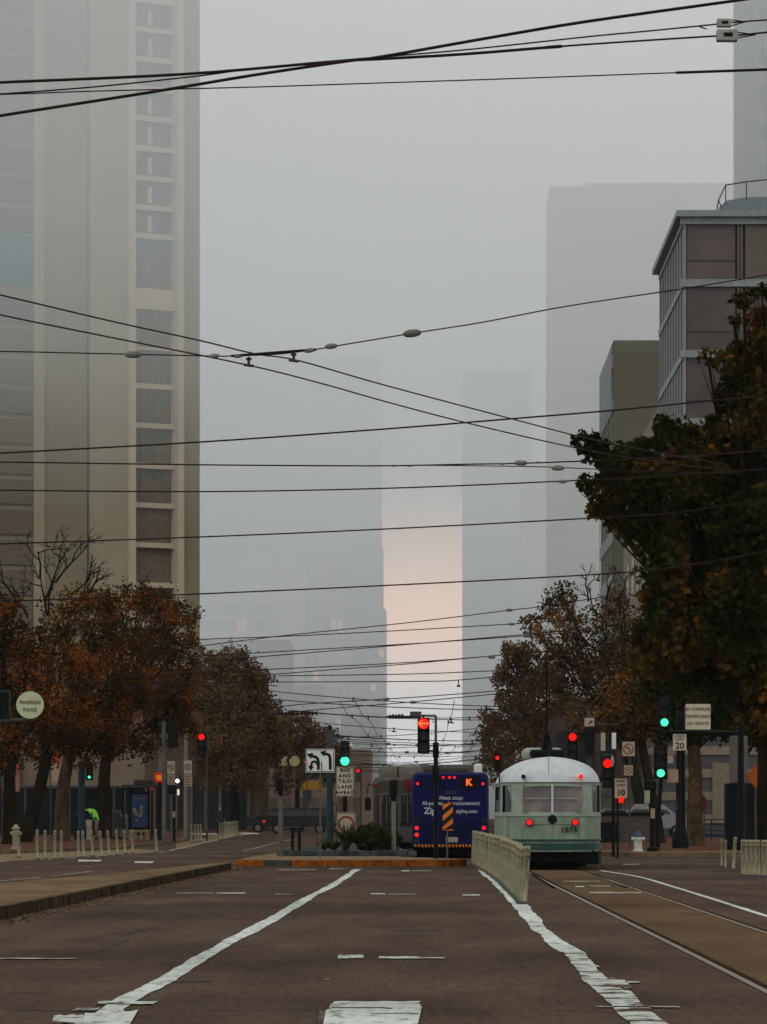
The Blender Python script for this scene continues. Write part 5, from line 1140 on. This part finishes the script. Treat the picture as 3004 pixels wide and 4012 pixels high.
# street level buildings, left
LW = mat('tan_render', (.19, .142, .10), .85, var=.12, scale=.4)
t, w, d = facade_box('shop_building', 'tan rendered shop building behind the left trunks', -31, XA(312, 262), 262, 275, 10.5, LW)
MB().box(-w, w, -.12, 0, .14, 3.0).build('shopfront', mat('shopfront_dark', (.006, .009, .010), .6, var=.5, scale=.3), t)
for k in range(5): MB().box(-w+1+k*2.7, -w+1.15+k*2.7, -.2, -.12, .14, 3.0).build('mullion', DGREY, t)
MB().box(-w, w, -.25, 0, 3.0, 3.15).build('fascia', DGREY, t)
for k in range(3):
    for j in range(1): MB().box(-w+1.5+k*3.6, -w+3.6+k*3.6, -.06, 0, 6.5+j*3.8, 8.8+j*3.8).build('window', GLASSD, t)
MB().box(-w+3.4, -w+6.2, -.4, -.28, 3.2, 5.2).build('mural_panel', mat('mural', (.05, .055, .075), .7, var=.9, scale=1.3), t)
t0 = empty('banner', (XA(24, 230), 230, .14), 'orange and pale banner low on the wall at far left', 'sign'); 
MB().box(-.45, .45, 0, .05, 2.5, 3.4).build('pale_cloth', mat('banner_pale', (.24, .13, .10), .8), t0); MB().box(-.42, .42, -.02, .0, 3.42, 4.1).build('orange_cloth', mat('banner_orange', (.34, .07, .02), .8), t0); MB().tube([(-.5, .03, 0), (-.5, .03, 4.2)], .03, 6).build('pole', DGREY, t0)
t0 = empty('banner', (XA(119, 226), 226, .14), 'small orange and cream banner between the second and third trunks', 'sign')
MB().box(-.2, .25, 0, .05, 3.0, 4.0).build('cream_cloth', mat('banner_cream', (.32, .22, .15), .8), t0); MB().box(-.2, .25, -.02, .0, 4.0, 4.6).build('orange_cloth', MC['banner_orange'], t0); MB().tube([(-.25, .03, 0), (-.25, .03, 4.7)], .03, 6).build('pole', DGREY, t0)
BB = mat('dim_stone', (.10, .075, .055), .9, var=.2, scale=.4)
t, w, d = facade_box('colonnade_building', 'dim building with dark bays and pale columns behind the no turn signs', XA(318, 345), XA(560, 345), 345, 365, 13, BB)
for k in range(7):
    x = -w+.3+k*1.15; MB().box(x, x+.75, -.08, 0, .14, 4.2).build('doorway', mat('bay_dark', (.012, .016, .018), .4, var=.4), t); MB().box(x+.80, x+1.05, -.3, 0, .14, 4.6).build('column', mat('column_tan', (.13, .105, .085), .9), t)
t, w, d = facade_box('shop_building', 'brown low building far behind the crossing cars', XA(540, 520), XA(800, 520), 520, 540, 9, mat('hazy_brown_wall', (.26, .19, .14), .9, var=.15, scale=.3))  # warm ground haze is put into the lightened wall and doorway browns
for k in range(8): MB().box(-w+.5+k*1.7, -w+1.5+k*1.7, -.1, 0, .14, 3.2).build('doorway', mat('hazy_far_doorway', (.15, .11, .085), .8, var=.3), t)
t0 = empty('shop_awning', (XA(676, 500), 500, .14), 'yellow awning board over a doorway behind the cars', 'awning'); MB().box(-1.4, 1.4, -.4, .2, 3.9, 4.9, .05).build('board', mat('yellow_board', (.50, .26, .03), .7), t0); MB().box(-1.2, -.2, 0, .2, 0, 3.9).build('doorway', mat('purple_grey', (.08, .07, .08), .8), t0)
for px, lab, r_ in ((611, 'faint square road sign left of the arrow sign', 0), (636, 'faint round road sign left of the arrow sign', 1)):
    t0 = empty('road_sign', base_of(px, 420, .14), lab, 'sign'); z = rel(t0, 0, 1644)[1]; pole(t0, 0, 0, z, .05, GREY)
    m = MB(); (m.disc((0, z), .52, -.1, -.05) if r_ else m.box(-.42, .42, -.1, -.05, z-.45, z+.45)); m.build('sign_panel', mat('yellowish_sign', (.34, .30, .16), .7), t0)
# small far red lamps
for i, (px, py, Y, lab) in enumerate(((773, 1665, 300, 'tiny red signal above the lane right of the taxi sign'), (1074, 1637, 270, 'small red signal between the blue bus and the tram'), (659, 1646, 420, 'tiniest dim red signal touching the left edge of the arrow sign'))):
    t0 = empty('traffic_signal', base_of(px, Y, 0 if i < 1 else .0), lab, 'traffic light'); z = rel(t0, 0, py)[1]; pole(t0, .2, 0, z+.3, .05, DGREY); m = MB(); m.disc((0, z), .12 if i < 2 else .06, -.2, -.1, 12); m.build('lens', LREDS, t0); m = MB(); m.box(-.17, .2, -.1, .05, z-.8, z+.25); m.build('signal_housing', BLACK if i == 1 else DGREY, t0)
# street level buildings, right
t, w, d = facade_box('banded_building', 'building with pale and grey horizontal bands behind the railing at right', XA(1395, 250), 34, 250, 255.9, 9.5, mat('slate_band', (.085, .08, .08), .8, var=.12))
for j in range(7):
    z = .9+j*1.32; MB().box(-w, w, -.10, 0, z, z+.5).build('pale_band', mat('pale_band', (.22, .18, .13), .8, var=.12), t)
MB().box(XA(1538, 250)-t.location.x, XA(1578, 250)-t.location.x, -.2, -.1, .9, 4.4).build('pale_panel', mat('pale_panel', (.20, .165, .115), .8), t)
t, w, d = facade_box('shop_building', 'dim brown shop building seen past the tram right side', 7.5, XA(1392, 258), 258, 272, 7.2, mat('dim_brown', (.07, .052, .042), .9, var=.3, scale=.5))
for k in range(4): MB().box(-w+.2+k*1.3, -w+1.1+k*1.3, -.08, 0, .3, 3.4).build('window', mat('grey_pane', (.10, .09, .08), .4, var=.4), t)
for k in range(4):
    for j in range(1): MB().box(-w+.2+k*1.3, -w+1.1+k*1.3, -.08, 0, 4.4+j*3.4, 6.4+j*3.4).build('window', GLASSD, t)

# ---------------------------------------------------------------- overhead wires
WG = 'overhead wires'
def wire(pix, Y, rpx, label, name='overhead_wire', group=None, extras=None, ends=None, m=WIREM):
    t0 = None
    if ends is None: ends = (Y, Y)
    xs = [p[0] for p in pix]; x0, x1 = min(xs), max(xs)
    P = [PT(p[0], p[1], ends[0] + (ends[1]-ends[0])*(p[0]-x0)/(x1-x0+1e-6)) for p in pix]
    c = catmull(P, 6); r_ = rpx*Y/F
    b = MB(); b.tube(c, r_, 6)
    o = P[0].copy(); b.v = [(v[0]-o.x, v[1]-o.y, v[2]-o.z) for v in b.v]
    if extras is None:
        ob = b.build(name, m, loc=o, smooth=True); return tag(ob, label, 'wire', group)
    t = empty(name, o, label, 'wire', group); b.build('cable', m, t, smooth=True)
    for ex in extras:
        kind, px, py, sz = ex[:4]; Yp = ends[0] + (ends[1]-ends[0])*(px-x0)/(x1-x0+1e-6); q = PT(px, py, Yp) - o; s = sz*Yp/F
        sl = ex[4] if len(ex) > 4 else 0.0
        if kind == 'ins':
            e = MB(); ax = Vector((math.cos(sl), 0, math.sin(sl))); e.tube([q-ax*s, q-ax*s*.8, q-ax*s*.35, q+ax*s*.35, q+ax*s*.8, q+ax*s], [s*.1, s*.3, s*.42, s*.42, s*.3, s*.1], 8); e.build('insulator', mat('insulator_grey', (.14, .145, .12), .6, var=.3), t, smooth=True)
        elif kind == 'big':
            e = MB(); e.box(q.x-s, q.x+s, q.y-s*.55, q.y+s*.55, q.z-s*.55, q.z+s*.55, s*.12); e.build('insulator', mat('porcelain', (.27, .30, .25), .5, var=.2), t); e = MB(); e.box(q.x-s*.35, q.x+s*.5, q.y-s*.62, q.y-s*.5, q.z-s*.15, q.z+s*.2); e.build('insulator_slot', BLACK, t)
        elif kind == 'clamp':
            e = MB(); e.box(q.x-s*.25, q.x+s*.25, q.y-s*.3, q.y+s*.3, q.z-s, q.z+s*.5, s*.08); e.tube([q+Vector((-s*.9, 0, -s*.9)), q+Vector((s*.9, 0, -s*1.15))], s*.28, 6); e.box(q.x-s*.5, q.x+s*.5, q.y-s*.3, q.y+s*.3, q.z-s*.1, q.z+s*.3, s*.05); e.build('clamp', DGREY, t)
        elif kind == 'hang':
            e = MB(); e.tube([q, q-Vector((0, 0, s))], s*.09, 5); e.tube([q-Vector((s*.3, 0, s)), q-Vector((-s*.3, 0, s))], s*.16, 5); e.build('hanger', WIREM, t)
        elif kind == 'seg':
            e = MB(); q2 = PT(ex[4], ex[5], ends[0] + (ends[1]-ends[0])*(ex[4]-x0)/(x1-x0+1e-6)) - o; e.tube([q, q2], s, 6); e.build('sleeve', WIREM, t)
    return t
wire([(-150, 274), (0, 250), (320, 200), (549, 162), (749, 132), (827, 122), (1077, 78), (1277, 45), (1598, 0), (1800, -30)], 36, 3.6, 'thickest black cable rising from lower left to the top right corner')
wire([(-150, 184), (0, 178), (400, 160), (720, 133), (827, 127), (1000, 117), (1212, 100)], 36.5, 3.4, 'thick black cable near the top ending in a blunt sleeve', extras=[('seg', 1180, 102.5, 4.0, 1213, 100)])
wire([(1212, 100), (1267, 96), (1400, 87), (1543, 78), (1595, 76), (1656, 70), (1760, 62)], 36.5, 2.2, 'thin wire joining the lower pale insulator at top right', extras=[('big', 1570, 77, 23), ('seg', 1593, 70, 1.5, 1632, 75), ('seg', 1593, 82, 1.5, 1632, 75)])
wire([(-150, 212), (0, 203), (200, 188), (420, 165), (550, 148), (760, 128), (1000, 108), (1272, 79), (1400, 67), (1540, 53), (1600, 47), (1656, 43), (1750, 36)], 37, 1.8, 'thin wire carrying the upper pale insulator at top right', extras=[('big', 1564, 50, 16), ('seg', 1578, 43, 1.5, 1610, 47), ('seg', 1578, 56, 1.5, 1610, 47), ('seg', 1510, 57, 1.6, 1526, 63)])
wire([(-150, 206), (0, 204), (200, 197), (550, 188), (827, 179), (1100, 170), (1460, 157), (1656, 150), (1780, 146)], 38, 1.5, 'thin lowest wire of the top bundle turning thick at right', extras=[('seg', 1460, 157, 3.2, 1780, 146)])
wire([(-200, 590), (0, 637), (250, 696), (429, 735), (549, 764), (644, 779), (827, 831), (1102, 904), (1277, 949), (1428, 979), (1560, 1002)], 45, 1.7, 'upper contact wire sloping down to the right across the tower', ends=(36, 56), extras=[])
wire([(-200, 632), (0, 680), (250, 731), (537, 789), (700, 830), (827, 866), (1002, 912), (1227, 964), (1393, 994), (1560, 1015)], 45, 1.7, 'lower contact wire sloping down to the right across the tower', ends=(37, 57), extras=[])
wire([(-150, 758), (0, 759), (270, 765), (454, 769), (499, 769), (599, 765), (679, 755), (739, 745), (890, 720), (1037, 697), (1227, 661), (1473, 624), (1656, 594), (1800, 570)], 42, 1.5, 'span wire with insulators and clamps sagging then rising to the right', extras=[('ins', 287, 766, 18), ('ins', 462, 769, 12, .1), ('seg', 499, 769, 3.2, 683, 755), ('clamp', 537, 777, 12), ('clamp', 634, 767, 12), ('ins', 513, 769, 10), ('ins', 668, 757, 12, .15), ('ins', 715, 748, 14, .1), ('ins', 890, 720, 20, .12)])
wire([(-150, 988), (0, 979), (430, 955), (827, 927), (1100, 905), (1340, 885), (1530, 866), (1656, 855), (1800, 842)], 66, 2.0, 'single dark wire rising gently right at mid height')
wire([(-150, 996), (0, 998), (430, 1004), (700, 1006), (850, 1006), (1000, 1003), (1150, 1000), (1400, 990), (1560, 980), (1750, 965)], 70, 1.7, 'nearly level wire with a brown insulator left of the right tree', extras=[('ins', 1125, 1000, 14), ('ins', 1085, 1002, 6), ('ins', 1162, 999, 6), ('ins', 850, 1006, 6), ('ins', 884, 1006, 6)])
wire([(900, 1005), (1150, 1008), (1300, 1014), (1420, 1020), (1600, 1022)], 71, 1.2, 'thin branch wire splitting below the level wire at right', extras=[('ins', 1205, 1011, 14)])
wire([(-150, 1058), (0, 1059), (430, 1062), (827, 1055), (1200, 1040), (1400, 1030), (1700, 1010)], 74, 1.7, 'nearly level wire just under the pair crossing the tower', extras=[('ins', 1215, 1040, 10)])
wire([(-150, 1180), (0, 1175), (430, 1160), (827, 1143), (1300, 1118), (1450, 1108), (1656, 1080), (1800, 1060)], 86, 1.7, 'dark wire passing just above the bare twigs of the left tree')
wire([(-150, 1302), (0, 1297), (90, 1296), (430, 1283), (827, 1265), (1300, 1240), (1480, 1222), (1656, 1190), (1800, 1160)], 104, 1.7, 'dark wire crossing the tops of the left autumn crowns', extras=[('hang', 1292, 1240, 14), ('hang', 80, 1297, 12)])
FW = [([(300, 1388), (437, 1381), (626, 1374), (882, 1361), (1101, 1348), (1300, 1335)], 132, 'ins', 1105, 1348), ([(300, 1416), (431, 1396), (596, 1375), (882, 1345), (1101, 1318), (1155, 1312), (1300, 1290)], 130, 'ins', 1100, 1318), ([(300, 1425), (506, 1413), (882, 1391), (1116, 1375), (1300, 1362)], 136, 'ins', 1137, 1374), ([(300, 1440), (521, 1422), (882, 1392), (1116, 1372), (1250, 1360)], 138, None, 0, 0),
      ([(250, 1462), (446, 1452), (882, 1431), (1176, 1407), (1350, 1395)], 148, None, 0, 0), ([(250, 1485), (461, 1467), (700, 1448), (882, 1434), (1071, 1416), (1176, 1408)], 150, 'ins', 1062, 1420), ([(60, 1474), (386, 1474), (882, 1472), (990, 1469), (1143, 1455), (1350, 1440)], 160, 'hang', 990, 1469), ([(600, 1460), (882, 1456), (1071, 1449)], 158, None, 0, 0),
      ([(560, 1535), (644, 1522), (882, 1507), (1100, 1490), (1300, 1470)], 190, 'ins', 834, 1510), ([(560, 1545), (720, 1530), (870, 1518), (1060, 1500), (1250, 1480)], 200, 'ins', 892, 1517), ([(200, 1476), (450, 1474), (520, 1476), (600, 1482)], 175, 'ins', 455, 1474)]
FL = ['faint wire over the street gap, topmost of the far bundle at left', 'faint wire rising most steeply to the orange tree', 'faint wire third down in the far bundle', 'faint wire fourth down in the far bundle', 'faint wire fifth down meeting the tram pole tip', 'faint wire sixth down with an insulator by the trees', 'darker level wire with droppers above the far tangle', 'faintest short wire over the street gap', 'wire with a knob just above the far tangle', 'wire with a dark knob at the top of the far tangle', 'wire crossing the left crown edge']
for (pts, Y, kd, ex, ey), lab in zip(FW, FL):
    wire(pts, Y, 1.15, lab, group=WG, extras=([(kd, ex, ey, 8 if kd == 'ins' else 13)] + ([('hang', 1144, 1455, 18), ('hang', 1070, 1462, 10)] if kd == 'hang' else [])) if kd else None)
rnd = random.Random(17)
for i in range(34):       # the far tangle of span wires over the junction
    Y = 195 + i*11.5; zc = rnd.uniform(5.6, 6.8); xl = rnd.uniform(-9, -7); xr = rnd.uniform(5, 9); ts = rnd.uniform(-.5, .5)
    xs = [xl + (xr-xl)*k/6 for k in range(7)]
    pts = []
    for k, x in enumerate(xs):
        z = zc + ts*(k/6-.5)*2 + .25*(k/3-1)**2; pts.append((VX + x*F/Y, VY - (z-CH)*F/Y))
    ex = []
    for _ in range(rnd.randint(2, 4)):
        k = rnd.uniform(1, 5); j = int(k); f = k-j; px = pts[j][0]*(1-f)+pts[j+1][0]*f; py = pts[j][1]*(1-f)+pts[j+1][1]*f
        ex.append((rnd.choice(('ins', 'hang', 'clamp')), px, py, rnd.uniform(4, 7)*min(1, 260/Y)))
    wire(pts, Y, max(.55, 1.1*200/Y), 'fine span wire with fittings in the far tangle over the junction', group='far tangle of span wires', extras=ex)
for i, (x0, x1, zz, lab) in enumerate(((3.0, 2.6, 5.75, 'contact wire running away over the right track'), (-3.4, -3.0, 5.75, 'contact wire running away over the left lane, outer'), (-2.8, -2.4, 5.75, 'contact wire running away over the left lane, inner'), (3.6, .4, 5.9, 'contact wire veering left over the blue bus'), (1.0, .8, 5.8, 'contact wire running away over the blue bus'))):
    b = MB(); P = [Vector((x0 + (x1-x0)*min(1, (Y-165)/250), Y, zz + .12*math.sin(Y*.13))) for Y in range(165, 900, 15)]; o = P[0]; b.tube([p-o for p in P], .014, 5)
    t0 = empty('contact_wire', o, lab, 'wire', 'contact wires along the street'); b.build('cable', WIREM, t0)
    for Y in (183+i*7, 226+i*9, 285+i*5):
        e = MB(); p = Vector((x0 + (x1-x0)*min(1, (Y-165)/250), Y, zz+.12*math.sin(Y*.13))) - o; e.box(p.x-.03, p.x+.03, p.y-.1, p.y+.1, p.z-.02, p.z+.16, .01); e.build('ear_clamp', DGREY, t0)
for i, (px, py, Y, lab) in enumerate(((640, 1541, 215, 'long dark wire crossing fitting at the left of the far tangle'), (870, 1548, 185, 'dark switch fitting left of the red arrow signal'))):
    t0 = empty('wire_fitting', PT(px, py, Y), lab, 'wire fitting'); m = MB(); m.box(-1.0 if i == 0 else -.7, 1.0 if i == 0 else .6, -.1, .1, -.04, .04, .01)
    m.build('bar', WIREM, t0); rnd = random.Random(i+2)
    for k in range(11 if i == 0 else 5): x = -.95+k*.19 if i == 0 else -.6+k*.13; m = MB(); m.box(x, x+.1, -.08, .08, -.10, rnd.uniform(.06, .14), .02); m.build('clamp', WIREM, t0)
    if i == 1: m = MB(); m.box(.3, .8, -.1, .1, -.05, .22, .04); m.build('box', DGREY, t0)

# fallen leaves along kerbs
lf = MB(); rnd = random.Random(9)
for i in range(420):
    y = rnd.uniform(45, 122); x = -6.55 + (y-45)*.016 + abs(rnd.gauss(0, .22)) + .12
    a = rnd.uniform(0, 3.14); s = rnd.uniform(.04, .09); z = .012 + rnd.uniform(0, .02)
    lf.face([(x+s*math.cos(a+k*1.571), y+s*math.sin(a+k*1.571), z+.01*(k % 2)) for k in range(4)])
for i in range(260):
    x = rnd.uniform(-5.4, 1.2); y = 123.5 - abs(rnd.gauss(0, .8)); a = rnd.uniform(0, 3); s = rnd.uniform(.04, .09); z = .014
    lf.face([(x+s*math.cos(a+k*1.571), y+s*math.sin(a+k*1.571), z+.01*(k % 2)) for k in range(4)])
tag(lf.build('fallen_leaves', leafmat('litter_leaves', [(.12, .06, .02), (.22, .14, .06), (.05, .03, .015)], 2.0)), 'dry fallen leaves scattered along the kerbs', 'leaves', kind='stuff')

# ---------------------------------------------------------------- air
def volmat(name, col, dens, an=0.0):
    m = bpy.data.materials.new(name); m.use_nodes = True; nt = m.node_tree; nt.nodes.clear()
    out = nt.nodes.new('ShaderNodeOutputMaterial'); v = nt.nodes.new('ShaderNodeVolumePrincipled')
    v.inputs['Color'].default_value = (*col, 1); v.inputs['Density'].default_value = dens; v.inputs['Anisotropy'].default_value = an
    nt.links.new(v.outputs[0], out.inputs['Volume']); return m
hz = MB(); hz.box(-460, 460, -60, 1900, -1.5, 121)
o = hz.build('haze', volmat('haze_volume', (.93, .97, .985), .00004)); tag(o, 'pale morning haze filling the whole street', 'haze', kind='stuff')
cb = MB(); PR = [(150, 43), (400, 38), (730, -1.3), (850, -1.3), (900, 45), (1120, 95), (1180, 118), (150, 118)]
cb.v += [(-95, y, z) for y, z in PR] + [(95, y, z) for y, z in PR]; nP = len(PR); cb.f += [tuple(range(nP)), tuple(reversed(range(nP, 2*nP)))] + [(i, nP+i, nP+(i+1) % nP, (i+1) % nP) for i in range(nP)]; cb.mi += [0]*(nP+2)
o = cb.build('haze', volmat('low_cloud_volume', (.938, .982, .998), .0045)); tag(o, 'low fog layer hiding the tops of the towers', 'fog', kind='stuff')

# ---------------------------------------------------------------- light
w = bpy.data.worlds.new('World'); sc.world = w; w.use_nodes = True; nt = w.node_tree; nt.nodes.clear()
out = nt.nodes.new('ShaderNodeOutputWorld'); bg = nt.nodes.new('ShaderNodeBackground'); bg.inputs['Strength'].default_value = 0.1
sky = nt.nodes.new('ShaderNodeTexSky'); sky.sky_type = 'NISHITA'; sky.sun_disc = False; sky.sun_elevation = math.radians(14); sky.sun_rotation = math.radians(25); sky.air_density = 1.5; sky.dust_density = 4
tc = nt.nodes.new('ShaderNodeTexCoord'); sep = nt.nodes.new('ShaderNodeSeparateXYZ'); nt.links.new(tc.outputs['Generated'], sep.inputs[0])
rp = nt.nodes.new('ShaderNodeValToRGB'); cr = rp.color_ramp; cr.elements[0].position = 0.0; cr.elements[0].color = (.55, .66, .76, 1); cr.elements[1].position = 1.0; cr.elements[1].color = (.97, .95, .93, 1)
for p, c in ((.07, (.59, .69, .80)), (.12, (.74, .78, .86)), (.2, (.91, .90, .90)), (.45, (.95, .93, .91))):
    e = cr.elements.new(p); e.color = (*c, 1)
nt.links.new(sep.outputs['Z'], rp.inputs[0])
gy = nt.nodes.new('ShaderNodeMapRange'); gy.interpolation_type = 'SMOOTHSTEP'; gy.inputs['From Min'].default_value = .9965; gy.inputs['From Max'].default_value = .9998; nt.links.new(sep.outputs['Y'], gy.inputs['Value'])
gw = nt.nodes.new('ShaderNodeMixRGB'); gw.blend_type = 'ADD'; gr2 = nt.nodes.new('ShaderNodeValToRGB'); gr2.color_ramp.elements[0].position = .026; gr2.color_ramp.elements[0].color = (.36, .33, .30, 1); gr2.color_ramp.elements[1].position = .042; gr2.color_ramp.elements[1].color = (1.05, .46, .16, 1); ge = gr2.color_ramp.elements.new(.075); ge.color = (2.1, 1.0, .42, 1); nt.links.new(sep.outputs['Z'], gr2.inputs[0]); gs = nt.nodes.new('ShaderNodeVectorMath'); gs.operation = 'SCALE'; gs.inputs['Scale'].default_value = 1.95; nt.links.new(gr2.outputs[0], gs.inputs[0]); nt.links.new(gs.outputs[0], gw.inputs[2]); nt.links.new(gy.outputs[0], gw.inputs[0]); nt.links.new(rp.outputs[0], gw.inputs[1])
sca = nt.nodes.new('ShaderNodeVectorMath'); sca.operation = 'SCALE'; sca.inputs['Scale'].default_value = 9.0; nt.links.new(gw.outputs[0], sca.inputs[0])
mx = nt.nodes.new('ShaderNodeMixRGB'); mx.inputs[0].default_value = 0.9; nt.links.new(sky.outputs[0], mx.inputs[1]); nt.links.new(sca.outputs[0], mx.inputs[2])
nt.links.new(mx.outputs[0], bg.inputs['Color']); nt.links.new(bg.outputs[0], out.inputs['Surface'])
sl_ = bpy.data.lights.new('sun', 'SUN'); sl_.energy = 0.5; sl_.angle = math.radians(25); sl_.color = (1, .95, .88)
so = bpy.data.objects.new('sun', sl_); C.objects.link(so); so.rotation_euler = (math.radians(50), 0, math.radians(-20))

cam = bpy.data.cameras.new('camera'); co = bpy.data.objects.new('camera', cam); C.objects.link(co); sc.camera = co
co.location = (0, 0, CH); co.rotation_euler = (math.pi/2, 0, 0)
cam.sensor_fit = 'VERTICAL'; cam.sensor_height = 36; cam.sensor_width = 27; cam.lens = F/2212*36
cam.shift_x = -(VX-828)/2212; cam.shift_y = (VY-1106)/2212; cam.clip_end = 8000; cam.clip_start = .5
sc.view_settings.view_transform = 'Standard'; sc.view_settings.look = 'None'; sc.view_settings.exposure = 0.2; sc.view_settings.gamma = 1
sc.cycles.max_bounces = 6; sc.cycles.diffuse_bounces = 2; sc.cycles.glossy_bounces = 2; sc.cycles.transmission_bounces = 2; sc.cycles.volume_bounces = 3; sc.cycles.transparent_max_bounces = 8
sc.cycles.use_denoising = True
